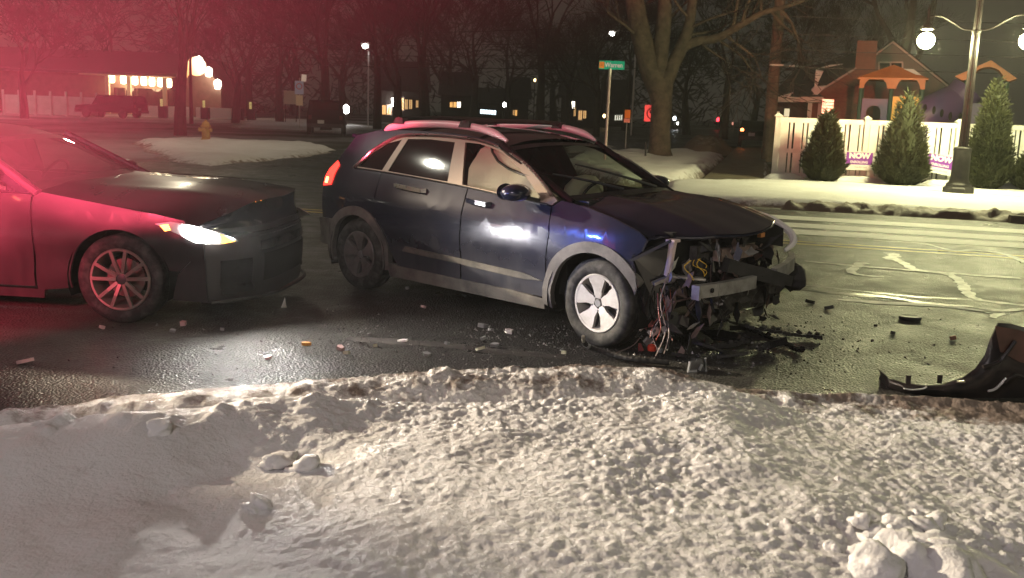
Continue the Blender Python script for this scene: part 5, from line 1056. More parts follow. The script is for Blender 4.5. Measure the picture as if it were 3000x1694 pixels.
tk.build('trunk', M_BARK, big, True); tw.build('crown', M_TWIG, big)
# twigs hanging into the top of the frame from a tree on the right
ot = empty('bare_tree', at(2600, 46), 0, 'overhanging bare tree whose twigs show above the play towers', 'tree'); ot.scale = (1, 1, 1)
tk, tw = MB(), MB(); r_ = random.Random(31); grow(r_, Vector((0, 0, 0)), Vector((.05, 0, 1)), 6, .4, 0, tk, tw, .6, 6); tk.build('trunk', M_BARKD, ot, True); tw.build('crown', M_TWIG, ot)

# ------------------------------------------------------------------ hydrant, parking sign, yellow board, bollards, fence on the left
hp = D(604, 417, 37.0); hp.z = .10
M_HYD = mat('hydrant_orange', (.50, .32, .10), .5, c2=(.40, .24, .07), ns=6)
hy = empty('fire_hydrant', hp, 0, 'orange fire hydrant on the snowy corner', 'hydrant')
b = MB(); b.lathe([(.19, 0), (.19, .05), (.15, .06), (.15, .50), (.185, .51), (.185, .56), (.15, .58), (.135, .66), (.08, .72), (.04, .74), (.04, .79), (0, .79)], 18); b.build('barrel', M_HYD, hy, True, 30)
for a_, l_ in ((PI, .26), (0, .22), (-PI / 2, .25)):
    M = Matrix.Translation((0, 0, .40)) @ Matrix.Rotation(a_, 4, 'Z') @ Matrix.Rotation(PI / 2, 4, 'Y'); b = MB(); b.lathe([(.07, .10), (.07, l_ - .05), (.085, l_ - .05), (.085, l_), (0, l_ + .01)], 12, M); b.build('outlet', M_HYD, hy, True, 30)
hy.scale = (1.05, 1.05, 1.0)
ps = post_sign('parking_sign', 877, 352, 60.0, 'pink tinted parking sign with an orange plate below and a small white plate on top'); z1_, z2_, z3_ = D(882, 257, 60).z, D(882, 290, 60).z, D(896, 229, 60).z
b = MB(); b.tube([(0, 0, 0), (.02, 0, z3_)], .035, 6); b.build('post', M_GALV, ps)
b = MB(); b.box((0, -.04, z1_), (.56, .012, .86)); b.build('plate', mat('sheeting_mauve', (.50, .60, .85), .5, metal=.5), ps)
b = MB(); b.lathe([(.15, 0), (.20, 0), (.20, .004), (.15, .004)], 22, Matrix.Translation((0, -.048, z1_ + .08)) @ Matrix.Rotation(PI / 2, 4, 'X'), closed=True); b.build('ring', mat('ring_red', (.55, .12, .2), .5), ps)
b = MB(); b.box((0.01, -.045, z2_ - .10), (.44, .012, .66)); b.build('sub_plate', mat('sheeting_salmon', (.75, .62, .45), .5, metal=.5), ps)
b = MB(); b.box((.30, -.04, z3_), (.32, .012, .46), Matrix.Rotation(.08, 3, 'Y')); b.build('top_plate', M_RWHITE, ps)
yb = post_sign('notice_sign', 852, 325, 78.0, 'plain yellowish board on legs left of the parking sign'); z1_ = D(853, 286, 78).z
b = MB(); b.box((0, 0, z1_), (1.15, .05, 1.12)); b.build('board', mat('board_cream', (.50, .45, .32), .6), yb)
for x in (-.45, .45): b = MB(); b.tube([(x, .03, 0), (x, .03, z1_)], .04, 6); b.build('leg', M_BLACK, yb)
for k, (u, d_, lb) in enumerate(((480, 80, 'dark bin with a yellow tag beside the lit column'), (603, 80, 'dark bin with a yellow tag right of the leaning tree'), (703, 80, 'left of the two dark bins with yellow tags by the thin tree'), (738, 80, 'right of the two dark bins with yellow tags by the thin tree'))):
    p = at(u, d_); t = empty('bin', p, 0, lb, 'bin', 'dark bins with yellow tags'); b = MB(); b.box((0, 0, .50), (.62, .6, 1.0)); b.build('body', M_BLACK, t); b = MB(); b.box((-.0, -.31, 1.28), (.20, .03, .60)); b.build('tag', emis('tag_yellow', (.9, .8, .15), .35), t); b = MB(); b.tube([(0, -.29, .9), (0, -.29, 1.5)], .04, 6); b.build('tag_post', M_BLACK, t)
wl = empty('panel_fence', at(20, 78), 0, 'long white panel fence at the far left', 'fence'); p0_ = at(16, 79); p1_ = at(287, 77.5); z_t = D(150, 283, 78).z
d_ = (p1_ - p0_); n_ = 6; wl.location = p0_; wl.rotation_euler = (0, 0, math.atan2(d_.y, d_.x)); L_ = d_.length
M_WF = mat('grey_white_panel', (.62, .60, .58), .6, c2=(.5, .48, .46), ns=1.5)
for i in range(n_): b = MB(); b.box(((i + .5) * L_ / n_, 0, .80), (L_ / n_ - .16, .06, 1.45)); b.build('panel', M_WF, wl)
for i in range(n_ + 1): b = MB(); b.box((i * L_ / n_, -.02, .95), (.14, .14, 1.9)); b.build('post', M_WF, wl)

# ------------------------------------------------------------------ distant vehicles
def far_car(name, label, loc, rz, L_, Wd, H_, mt, boxy, plate=True, lit=False, cat='car'):
    t = empty(name, loc, rz, label, cat); hw = Wd / 2
    P = ([(-L_ / 2, .45), (-L_ / 2, .95), (-L_ / 2 + .05, H_ - .25), (-L_ / 2 + .18, H_), (L_ * .12, H_), (L_ * .22, 1.02), (L_ / 2 - .1, .92), (L_ / 2, .6), (L_ / 2, .40)] if boxy else [(-L_ / 2, .4), (-L_ / 2 - .02, .9), (-L_ / 2 + .35, .98), (-L_ / 2 + .95, H_ - .05), (-L_ * .1, H_), (L_ * .12, H_ - .08), (L_ * .26, .95), (L_ / 2 - .1, .78), (L_ / 2, .4)])
    n = len(P); vs = []
    for s_ in (-1, 1):
        for x, z in P: vs.append((x, s_ * hw * (1 if z < 1.0 else .86), z))
    b = MB(); b.add(vs, [tuple(range(n)), tuple(range(2 * n - 1, n - 1, -1))] + [(i, n + i, n + (i + 1) % n, (i + 1) % n) for i in range(n)]); b.build('body', mt, t)
    b = MB(); zt = H_ - .12; b.add([(-L_ / 2 - .005 + (.03 if boxy else .43), -hw * .7, zt - .38 if boxy else 1.0), (-L_ / 2 - .005 + (.03 if boxy else .43), hw * .7, zt - .38 if boxy else 1.0), (-L_ / 2 + (.07 if boxy else .88), hw * .68, zt), (-L_ / 2 + (.07 if boxy else .88), -hw * .68, zt)], [(0, 1, 2, 3)]); b.v = [(x - .03, y, z) for x, y, z in b.v]; b.build('rear_window', M_GLASSD, t)
    for s_ in (-1, 1):
        b = MB(); b.add([(-L_ * .34, s_ * hw * .96, 1.02), (L_ * .12, s_ * hw * .96, 1.02), (L_ * .08, s_ * hw * .88, H_ - .14), (-L_ * .30, s_ * hw * .88, H_ - .14)], [(0, 1, 2, 3)]); b.build('side_window', M_GLASSD, t)
        for x in (-L_ * .31, L_ * .31):
            b = MB(); b.lathe([(0, -.1), (.33, -.1), (.35, -.05), (.35, .05), (.33, .1), (0, .1)], 18, Matrix.Translation((x, s_ * (hw - .08), .35)) @ Matrix.Rotation(PI / 2, 4, 'X')); b.build('wheel', M_TYRE, t, True, 40)
        b = MB(); b.box((-L_ / 2 - .01, s_ * hw * .82, .95), (.06, .16, .22 if boxy else .14)); b.build('tail_light', M_TAILH if lit else mat('tail_dim', (.08, .008, .008), .4), t)
    b = MB(); b.box((-L_ / 2 - .03, 0, .52), (.14, Wd * .96, .2)); b.build('bumper', M_BLACK, t)
    if plate: b = MB(); b.box((-L_ / 2 - .06, .25 * hw, .72), (.03, .34, .18)); b.build('number_plate', mat('plate_grey', (.5, .48, .48), .4), t)
    return t
M_BLKP = mat('dark_vehicle_paint', (.008, .008, .009), .6, spec=.2)
far_car('parked_jeep', 'dark boxy four wheel drive stopped across the junction with a pale number plate', at(958, 50), math.radians(100), 4.2, 1.95, 1.85, M_BLKP, True, cat='jeep')
far_car('pickup_truck', 'dark truck parked beside the lit building at the left', at(330, 76), math.radians(170), 5.0, 1.95, 1.75, M_BLKP, True, cat='truck')
far_car('driveway_car', 'dark car with glowing red tail lights up the driveway', D(2212, 424, 52) * 1.0, math.radians(75), 4.5, 1.8, 1.45, M_BLKP, False, lit=True).location.z = .1
rl_ = D(2195, 405, 49); 
# ------------------------------------------------------------------ far street lights and lone lamps
M_LED = emis('street_led', (1, .97, .90), 26); M_LEDW = emis('cold_lamp', (.82, .92, 1), 14); M_WARM = emis('warm_lamp', (1, .66, .28), 8)
def street_light(label, u, v, dist, arm=1.6, r=.2):
    h = D(u, v, dist); base = Vector((h.x + arm * .9, h.y + .6, 0)); t = empty('far_street_light', base, 0, label, 'street light', 'far street lights'); l = h - base
    b = MB(); b.tube(spl([(0, 0, 0), (0, 0, l.z * .7), (0, 0, l.z - .3), (l.x * .4, l.y * .4, l.z + .15), (l.x, l.y, l.z + .12)], 4), .07, 6); b.build('pole', M_GALV, t, True)
    b = MB(); b.box((l.x, l.y, l.z + .06), (.6, .25, .10)); b.build('lamp_head', M_GALV, t)
    b = MB(); b.lathe([(r * math.sin(PI * i / 6), -r * .8 * math.cos(PI * i / 6)) for i in range(7)], 10, Matrix.Translation((l.x, l.y, l.z - r * .4))); b.build('lens', M_LED, t, True)
    return h
street_light('far street light left of the tall dark trees', 1070, 131, 75, .2, .26)
street_light('far street light above the street name sign', 1793, 95, 70, 2.2, .22)
def lone(name, label, u, v, dist, w, h, mt, cat='lamp'):
    p = D(u, v, dist); b = MB(); b.box((0, 0, 0), (w, .08, h), taper=.8); o = b.build(name, mt, None); o.location = p; return tag(o, label, cat)
def on_post(label, u, v, dist, s, mt):
    p = D(u, v, dist); t = empty('post_lamp', (p.x, p.y, 0), 0, label, 'lamp', 'small lamps among the far trees'); b = MB(); b.tube([(0, .06, 0), (0, .06, p.z)], .05, 6); b.build('post', M_BLACK, t); b = MB(); b.lathe([(0, -s), (s * .6, -s * .7), (s * .65, s * .5), (0, s)], 8, Matrix.Translation((0, 0, p.z))); b.build('lantern', mt, t, True)
on_post('warm porch post lamp right of the jeep', 1014, 320, 70, .36, M_LED); on_post('cold lamp between two tree trunks', 1253, 304, 95, .24, M_LEDW); on_post('cold lamp above the roof bars', 1478, 307, 95, .26, M_LED); on_post('tiny lamp high among the branches', 1567, 235, 110, .20, M_WARM)
on_post('warm lamp low left of the street name post', 1770, 340, 100, .22, M_WARM); on_post('cold lamp right of the big tree trunk', 1976, 347, 110, .26, M_LEDW); on_post('small white lamp beside the trunk', 1985, 362, 110, .16, M_LED)
on_post('red signal lamp far up the side street', 2103, 350, 120, .30, emis('signal_red', (1, .03, .05), 7)); on_post('faint lamp up the side street', 2147, 362, 120, .20, emis('faint_red', (.9, .35, .25), 1.2))

# ------------------------------------------------------------------ far houses with lit windows
M_DWALL = mat('night_wall', (.06, .048, .042), .85, c2=(.04, .032, .03), ns=1.5)
W_AMB = emis('window_amber', (1, .50, .14), 1.6); W_AMB2 = emis('window_dim_amber', (1, .55, .2), .8); W_WHT = emis('window_white', (1, .90, .68), 5); W_COLD = emis('window_cold', (.72, .92, 1), 5)
def far_house(label, u0, u1, vtop, dist, wins, roofh=3.0, lamp=None, depth=8):
    a, c = at(u0, dist), at(u1, dist); L_ = (c - a).length; z = D((u0 + u1) / 2, vtop, dist).z; t = empty('far_house', a, math.atan2(c.y - a.y, c.x - a.x), label, 'house', 'far houses with lit windows')
    b = MB(); b.box((L_ / 2, depth / 2, z / 2), (L_, depth, z)); b.build('wall', M_DWALL, t)
    b = MB(); b.add([(-.4, -.4, z), (L_ + .4, -.4, z), (L_ + .4, depth + .4, z), (-.4, depth + .4, z), (-.2, depth / 2, z + roofh), (L_ + .2, depth / 2, z + roofh)], [(0, 1, 5, 4), (2, 3, 4, 5), (1, 2, 5), (3, 0, 4), (3, 2, 1, 0)]); b.build('roof', M_ROOF, t)
    k = dist / CF
    for (u, v, w, h, mt) in wins:
        p = D(u, v, dist) - a; x = Vector((p.x, p.y)).dot(Vector((c.x - a.x, c.y - a.y)).normalized()); ww, hh = w * k, h * k
        f = MB()
        for dx, dz, sx_, sz_ in ((0, hh / 2 + .05, ww + .2, .1), (0, -hh / 2 - .05, ww + .2, .1), (-ww / 2 - .05, 0, .1, hh), (ww / 2 + .05, 0, .1, hh), (0, 0, .05, hh)): f.box((x + dx, -.05, p.z + dz), (sx_, .1, sz_))
        fo = f.build('window', M_TRIM if w > 9 else M_DWALL, t); g = MB(); g.box((x, -.015, p.z), (ww, .03, hh)); g.build('pane', mt, fo)
    return t
far_house('far house with two amber lit window groups', 1108, 1250, 268, 92, [(1125, 322, 9, 26, W_AMB), (1140, 322, 12, 26, W_AMB), (1158, 300, 8, 14, W_AMB2), (1176, 305, 12, 34, W_AMB), (1190, 306, 8, 28, W_AMB2), (1203, 306, 8, 26, W_AMB2), (1222, 305, 6, 20, W_AMB2)], 3.2)
lone('porch_lantern', 'bright warm lantern on the amber lit house', 1152, 300, 91.2, .36, .85, M_LED)
far_house('far house with three small bright windows', 1290, 1380, 280, 110, [(1322, 307, 7, 14, W_AMB), (1333, 307, 8, 15, W_AMB), (1344, 307, 10, 15, W_WHT)], 3.0)
far_house('far hall with a row of cold bluish windows', 1395, 1475, 305, 130, [(1410 + 8 * k, 327 + .6 * k, 5, 12, W_COLD) for k in range(6)], 2.4)
far_house('far house with one narrow amber door', 1490, 1545, 290, 118, [(1505, 330, 4, 14, W_AMB2), (1512, 331, 5, 16, W_AMB)], 3.0)
far_house('far house with a white lit dormer and dim bay', 1640, 1740, 282, 95, [(1679, 308, 9, 20, W_WHT), (1700, 338, 10, 26, W_AMB2), (1713, 336, 8, 22, W_AMB2), (1684, 328, 5, 24, W_AMB2)], 3.4)
far_house('far house with thin pale stripes of light', 1775, 1840, 300, 115, [(1803 + 6 * k, 345, 3, 15, emis('window_pale', (1, .95, .75), 1.6)) for k in range(4)], 3.0)

# ------------------------------------------------------------------ the lit school like building at the left
BD_ = 96.0
sa_, sb_ = at(270, BD_), at(660, BD_ - 4); Ls = (sb_ - sa_).length; zt_ = D(400, 222, BD_).z
school = empty('school_building', sa_, math.atan2(sb_.y - sa_.y, sb_.x - sa_.x), 'long brick building with a lit arcade of wall lamps and a lamp lit gable', 'building')
SI = (Matrix.Translation(sa_) @ Matrix.Rotation(school.rotation_euler.z, 4, 'Z')).inverted()
def SL(u, v, y):
    o = SI @ Vector((0, 0, CH)); d = SI.to_3x3() @ ray(u, v); return o + d * ((y - o.y) / d.y)
M_SBR = mat('school_brick', (.20, .13, .10), .85, c2=(.13, .085, .065), ns=2); M_SCON = mat('school_stone', (.62, .52, .38), .7)
x1_ = SL(500, 300, 0).x
b = MB(); b.box((x1_ / 2 - 6, 5, zt_ / 2), (x1_ + 11.8, 10, zt_)); b.build('wall', M_SBR, school)
b = MB(); zr = SL(300, 145, 3).z; b.add([(-12, -1.3, zt_ + .25), (x1_ + 1, -1.3, zt_ + .25), (x1_ + 1, 5, zr), (-12, 5, zr), (-12, -1.3, zt_), (x1_ + 1, -1.3, zt_)], [(0, 1, 2, 3), (4, 5, 1, 0)]); b.build('roof', M_ROOF, school)
b = MB(); b.box((x1_ / 2, -.65, zt_ - .06), (x1_ + 1, 1.3, .12)); b.build('soffit', M_SCON, school)
for u in (317, 380, 484, 540): p = SL(u, 300, -1.0); b = MB(); b.box((p.x, -1.0, zt_ / 2 - .1), (.34, .34, zt_ - .2)); b.build('column', M_SCON, school)
for u, v in ((328, 228), (362, 231), (396, 234), (422, 236), (446, 238), (471, 240), (496, 242)):
    p = SL(u, v, -.25); b = MB(); b.lathe([(.22, .35), (.28, .1), (.26, -.42), (.1, -.5)], 12, Matrix.Translation((p.x, -.32, p.z))); b.build('wall_lamp', emis('arcade_lamp', (1, .86, .52), 6.5), school, True)
    b = MB(); b.box((p.x + .6, -.03, zt_ * .42), (1.0, .05, zt_ * .5)); b.build('window', M_GLASSD, school)
for u in (360, 440): p = SL(u, 245, -.9); light('arcade_light', 'POINT', SI.inverted() @ Vector((p.x, -1.0, p.z - .3)), 230, (1, .72, .38), .5)
g0, g1, g2 = SL(545, 300, -2), SL(588, 168, -2), SL(648, 300, -2); ze_ = SL(545, 235, -2).z; ze2 = SL(648, 262, -2).z
b = MB(); F_ = [Vector((g0.x, -2, 0)), Vector((g0.x, -2, ze_)), Vector((g1.x, -2, g1.z)), Vector((g2.x, -2, ze2)), Vector((g2.x, -2, 0))]; b.add(F_ + [p + Vector((0, 10, 0)) for p in F_], [(4, 3, 2, 1, 0), (0, 1, 6, 5), (1, 2, 7, 6), (2, 3, 8, 7), (3, 4, 9, 8)]); b.build('gable', M_SBR, school)
for u, v in ((584, 178), (612, 210), (638, 246)):
    p = SL(u, v, -2.3); b = MB(); b.lathe([(0, .45), (.3, .3), (.34, 0), (.26, -.45), (0, -.5)], 12, Matrix.Translation((p.x, -2.35, p.z))); b.build('gable_lamp', emis('gable_glow', (1, .92, .72), 13), school, True)
p = SL(600, 215, -4); light('gable_light', 'POINT', SI.inverted() @ Vector((p.x, -4.2, p.z)), 190, (1, .70, .36), .5)
b = MB(); p = SL(575, 182, -2.1); b.lathe([(0, 0), (.9, 0), (.9, .08), (0, .08)], 16, Matrix.Translation((p.x, -2.02, p.z - .4)) @ Matrix.Rotation(PI / 2, 4, 'X')); b.build('gable_window', W_AMB, school)
p = SL(545, 235, -1.4); b = MB(); b.add([(p.x - .35, -1.4, p.z - 1.8), (p.x + .35, -1.4, p.z - 1.8), (p.x + .35, -1.4, p.z + .7), (p.x, -1.4, p.z + 1.5), (p.x - .35, -1.4, p.z + .7)], [(0, 1, 2, 3, 4)]); b.build('lancet_window', W_AMB, school)
b = MB(); 
for (ua, ub_, va, vb) in ((392, 465, 300, 322), (490, 512, 318, 328), (540, 560, 318, 332), (576, 592, 318, 332), (614, 678, 316, 335)):
    a_ = SL((ua + ub_) / 2, vb, -5); w_ = SL(ub_, vb, -5).x - SL(ua, vb, -5).x; b.box((a_.x, -5, .45), (w_, .3, .9))
    sb2 = MB(); sb2.box((a_.x, -5, .45), (w_, .4, .95)); sb2.build('garden_wall', mat('snowy_wall', (.7, .66, .58), .8), school)
# ------------------------------------------------------------------ torn off bumper cover on the road at the right
def on_road(u, v, z=0.0): p = G(u, v, z); return p
bc0 = G(2790, 1150); bc = empty('bumper_cover', (bc0.x, bc0.y, 0), 0, 'large torn black bumper cover lying on the road by the snow bank', 'car part')
BI = Vector((bc0.x, bc0.y, 0))
def bpt(u, v, dy):                                       # a point on the shell: photo position, with the shell's own curve in depth
    d = ray(u, v); y = bc0.y + dy; return Vector((0, 0, CH)) + d * (y / d.y) - BI
prof = [(2576, 1084, 1110, .22), (2600, 1104, 1138, .16), (2640, 1120, 1150, .10), (2700, 1128, 1157, .04), (2760, 1126, 1163, .0), (2820, 1108, 1166, .02), (2860, 1080, 1168, .05), (2888, 1040, 1170, .08), (2905, 990, 1171, .10), (2925, 946, 1172, .13), (2960, 948, 1174, .18), (3010, 962, 1176, .26), (3090, 975, 1180, .40), (3180, 1000, 1186, .60), (3250, 1050, 1190, .6), (3300, 1110, 1194, .6), (3330, 1165, 1196, .6)]
b = MB(); vs = []; nr = 6
for (u, vt, vb, dy) in prof:
    yb = G(u, min(vb, 1166)).y - bc0.y
    for j in range(nr + 1): f = j / nr; vs.append(bpt(u + 6 * math.sin(f * 3), vt + (vb - vt) * f, yb - .05 * math.sin(PI * f) + .008 * math.sin(u * .09 + j * 2)))
k = nr + 1; n = len(prof); th = [v + Vector((0, .012, -.002)) for v in vs]; off = len(vs)
fs = [(i * k + j, i * k + j + 1, (i + 1) * k + j + 1, (i + 1) * k + j) for i in range(n - 1) for j in range(nr)]
fs2 = [tuple(off + q for q in reversed(f)) for f in fs]; rim = [(i * k, (i + 1) * k, off + (i + 1) * k, off + i * k) for i in range(n - 1)]
M_BUMP = mat('scuffed_black', (.010, .010, .013), .30, c2=(.030, .022, .022), ns=6, r2=.5, coat=.2)
b.add(vs + th, fs + fs2 + rim); b.build('shell', M_BUMP, bc, True)
b = MB()
for (u, v, dy) in ((2661, 1100, .16), (2753, 1099, .10)):
    p = bpt(u, v + 12, G(u, 1157).y - bc0.y - .01); b2 = MB(); b2.box(p, (.028, .012, .055)); b2.build('mounting_tab', M_BUMP, bc)
def bps(u, v, dy=0): return bpt(u, v, G(u, 1168).y - bc0.y - .075 + .12 * dy)
b = MB(); b.tube(spl([bps(2895, 1146, -.03), bps(2915, 1140, -.04), bps(2935, 1122, -.05), bps(2948, 1108, -.04)], 4), .008, 6); b.build('scraped_edge', mat('scrape_white', (.55, .55, .57), .4), bc)
b = MB(); b.tube(spl([bps(2648, 1138, -.07), bps(2670, 1142, -.08), bps(2700, 1140, -.09), bps(2715, 1134, -.08)], 4), .005, 5); b.build('scraped_edge', mat('scrape_white', (.55, .55, .57), .4), bc)
b = MB(); vs = [bps(u, v, dy) for u, v, dy in ((2915, 955, .11), (2990, 968, .20), (3060, 1000, .26), (3060, 1080, .22), (2985, 1060, .12), (2930, 1030, .06))]; b.add(vs, [(0, 1, 2, 3, 4, 5)]); b.build('inner_panel', mat('brown_film', (.05, .022, .018), .4, c2=(.11, .05, .04), ns=5), bc)
for pts in (((2880, 1075, -.02), (2925, 1062, -.03), (2945, 1040, -.02), (2975, 1000, .02)), ((2940, 1120, -.05), (2975, 1100, -.04), (3010, 1112, .0))):
    b = MB(); b.tube(spl([bps(*p) for p in pts], 5), .012, 6); b.build('crease', M_BUMP, bc, True)
b = MB(); p = bps(2815, 1118, -.06); b.box(p, (.05, .01, .012)); b.build('chrome_chip', M_CHROME, bc)

# ------------------------------------------------------------------ debris
def shard(u, v, w, h, t, mt, label, seed, name='debris_shard', z=None, tilt=.35, cat='debris', group='crash debris scattered on the road'):
    r = random.Random(seed); p = G(u, v, 0); n = r.randint(5, 7); po = [(w / 2 * math.cos(2 * PI * i / n + .4) * r.uniform(.6, 1.1), h / 2 * math.sin(2 * PI * i / n + .4) * r.uniform(.6, 1.1)) for i in range(n)]
    b = MB(); b.prism(po, t, Euler((r.uniform(-tilt, tilt), r.uniform(-tilt, tilt), r.uniform(-.4, .4))).to_matrix().to_4x4()); o = b.build(name, mt); zm = min(v_[2] for v_ in b.v); o.location = (p.x, p.y, (-zm if z is None else z) + .001)
    return tag(o, label, cat, group)
M_DP = mat('shard_white', (.75, .70, .68), .3); M_DO = mat('shard_orange', (.72, .36, .12), .3); M_DPK = mat('shard_pink', (.62, .42, .40), .35); M_DY = mat('shard_pale', (.58, .58, .42), .35); M_DGR = mat('shard_grey', (.30, .30, .30), .4)
for i, a in enumerate(((1490, 978, .085, .06, .03, M_DP, 'brightest white shard, lying left of the front wheel'), (896, 1012, .075, .06, .02, M_DO, 'orange lens shard on the wet asphalt'), (995, 1027, .07, .055, .025, M_DPK, 'pinkish shard right of the orange one'), (1016, 1041, .06, .04, .02, M_DY, 'tan chip just below the pinkish shard'), (1180, 1003, .085, .05, .015, M_DP, 'flat pale shard in the middle of the wet streak'),
        (1084, 985, .05, .04, .02, M_DGR, 'small grey chip above the wet streak'), (1412, 962, .10, .05, .03, M_DGR, 'grey clod behind the brightest white shard'), (1440, 972, .06, .04, .02, M_DGR, 'grey chip touching the clod near the front wheel'), (1407, 1030, .085, .05, .02, M_DY, 'yellowish shard below the white one'), (1450, 1016, .08, .045, .02, M_DGR, 'flat grey shard below the white one'), (1417, 998, .055, .045, .02, M_DGR, 'small grey shard left of the white one'),
        (1250, 1044, .06, .05, .02, M_DGR, 'grey chip near the snow bank edge'), (72, 1068, .12, .06, .02, M_DPK, 'salmon shard alone at the far left of the road'), (785, 1054, .06, .05, .02, M_DPK, 'dull pink chip at the edge of the headlight glint'), (536, 955, .07, .05, .03, M_DPK, 'pinkish chunk under the saloon bumper'), (1240, 905, .06, .04, .02, M_DPK, 'pink chip beneath the crossover sill'), (1193, 848, .05, .04, .02, M_DGR, 'grey chip beyond the crossover sill'),
        (1652, 1040, .05, .04, .025, M_DY, 'greenish chip beside the front tyre'), (505, 975, .05, .04, .02, M_DGR, 'grey crumb under the saloon lip'), (650, 970, .05, .03, .02, M_DGR, 'grey crumb in front of the saloon'), (1100, 1018, .04, .03, .02, M_DY, 'tiny tan crumb on the dark asphalt'), (1310, 1012, .05, .03, .02, M_DGR, 'tiny grey crumb left of the yellowish shard'), (300, 965, .05, .03, .02, M_DPK, 'reddish crumb by the saloon front tyre'),
        (2375, 890, .10, .035, .03, M_BLACK, 'left of two short black clips on the lit asphalt'), (2430, 910, .10, .04, .03, M_BLACK, 'right of two short black clips on the lit asphalt'), (2614, 981, .05, .035, .025, M_BLACK, 'small black nub below the round cap'), (2566, 958, .035, .02, .015, M_BLACK, 'tiny black crumb left of the nub'), (2792, 998, .06, .035, .03, mat('shard_brown', (.18, .08, .06), .6), 'brown crumpled scrap near the torn bumper cover'), (2555, 1002, .03, .02, .015, M_BLACK, 'tiny black crumb on the lit asphalt'))):
    shard(*a, 100 + i)
b = MB(); p = on_road(832, 902); b.add([(-.025, 0, 0), (.02, .01, 0), (.01, .03, 0), (.008, 0, .09)], [(0, 1, 3), (1, 2, 3), (2, 0, 3), (2, 1, 0)]); o = b.build('debris_shard', M_DP); o.location = p; tag(o, 'upright pointed pale shard in front of the rear wheel', 'debris', 'crash debris scattered on the road')
b = MB(); p = on_road(2666, 938); b.lathe([(0, .0), (.085, 0), (.095, .012), (.095, .030), (.085, .036), (.06, .030), (.02, .034), (0, .034)], 24, Matrix.Diagonal((1, .8, 1, 1))); o = b.build('black_cap', M_BLACK, None, True, 30); o.location = p; tag(o, 'round black cap lying on the lit asphalt', 'car part')
gg = MB(); rg_ = random.Random(21)
for i in range(1500):
    k = rg_.random()
    if k < .55: u, v = rg_.gauss(1500, 330), rg_.gauss(1000, 38)
    elif k < .8: u, v = rg_.gauss(2120, 170), rg_.gauss(1010, 40)
    else: u, v = rg_.uniform(200, 2900), rg_.uniform(900, 1110)
    if not (840 < v < 1120): continue
    p = G(u, v); s_ = rg_.uniform(.004, .014); gg.add([p + Vector((rg_.uniform(-s_, s_), rg_.uniform(-s_, s_), 0)), p + Vector((s_, rg_.uniform(-s_, s_), 0)), p + Vector((0, s_, .001)), p + Vector((rg_.uniform(-s_, s_), 0, s_ * 1.1))], [(0, 1, 3), (1, 2, 3), (2, 0, 3)])
tag(gg.build('glass_grit', mat('grit_mixed', (.34, .33, .32), .2, c2=(.05, .05, .05), ns=3, lo=.45, hi=.55)), 'glass grit and plastic crumbs sprinkled over the wet road', 'grit', kind='stuff')
# clear headlight fragment by the bank
hp_ = empty('lens_fragment', (*on_road(2038, 1086).xy, 0), .3, 'broken clear headlight shell with white rims beside the snow bank', 'car part')
b = MB(); b.add([(-.07, -.02, .0), (.06, -.03, .0), (.085, .03, .02), (-.04, .05, .0), (-.055, -.01, .07), (.03, -.015, .085), (.075, .02, .075), (-.02, .03, .08)], [(0, 1, 5, 4), (1, 2, 6, 5), (2, 3, 7, 6), (3, 0, 4, 7), (4, 5, 6, 7)]); b.build('shell', mat('smoked_lens', (.05, .055, .065), .08, coat=.6), hp_)
for pa, pb in (((-.07, -.024, .0), (-.055, -.014, .07)), ((.06, -.034, .0), (.086, .026, .02)), ((.086, .026, .02), (.078, .018, .078)), ((-.07, -.024, .004), (-.01, -.03, .008)), ((.01, -.03, .01), (.03, -.026, .05))): b = MB(); b.bar(pa, pb, .012, .014); b.build('rim', mat('chrome_white', (.85, .87, .9), .15, metal=.6), hp_)
# corrugated hose by the tyre
P = spl([G(1708, 985, .16), G(1712, 1005, .10), G(1735, 1020, .045), G(1790, 1038, .03), G(1860, 1054, .03), G(1960, 1062, .03)], 10)
ho = empty('corrugated_hose', (0, 0, 0), 0, 'corrugated black hose with a silver collar curling from the front tyre', 'hose')
b = MB(); b.tube(P[8:], [.017 + .003 * (i % 2) for i in range(len(P) - 8)], 8); b.build('hose', M_BLACK, ho); b = MB(); b.tube(P[:9], .012, 8); b.build('metal_tube', mat('hose_metal', (.5, .48, .42), .3, metal=.7), ho, True); b = MB(); b.tube(P[13:17], .022, 10); b.build('collar', mat('chrome_white', (.85, .87, .9), .15, metal=.6), ho, True)
b = MB(); b.tube(spl([G(1800, 1036, .02), G(1850, 1015, .03), G(1875, 990, .10)], 6), .004, 5); o = b.build('loose_wire', WIRE[3], None, True); tag(o, 'thin pinkish wire running to the hanging loom', 'wire')
# the lamp holder hanging from the loom, resting on the asphalt
lh = empty('lamp_holder', (*on_road(1905, 1030).xy, 0), .2, 'crushed lamp unit with red and clear bulbs hanging by its wires', 'car part')
rr = random.Random(9)
for i in range(16):
    c = Vector((rr.uniform(-.09, .09), rr.uniform(-.06, .06), rr.uniform(.03, .24))); b = MB(); b.box(c, (rr.uniform(.02, .07), rr.uniform(.02, .06), rr.uniform(.015, .06)), Euler((rr.uniform(-1, 1), rr.uniform(-1, 1), rr.uniform(-1, 1))).to_matrix(), rr.uniform(.4, 1)); b.build('broken_piece', [M_DPK, M_DP, M_BLACK, M_DGR, M_DY, mat('shard_red', (.35, .10, .09), .4)][i % 6], lh)
b = MB(); b.lathe([(0, -.03), (.03, -.02), (.035, 0), (.03, .02), (0, .03)], 12, Matrix.Translation((-.02, -.08, .05))); b.build('red_bulb', mat('bulb_red', (.75, .07, .03), .12, coat=.5), lh, True)
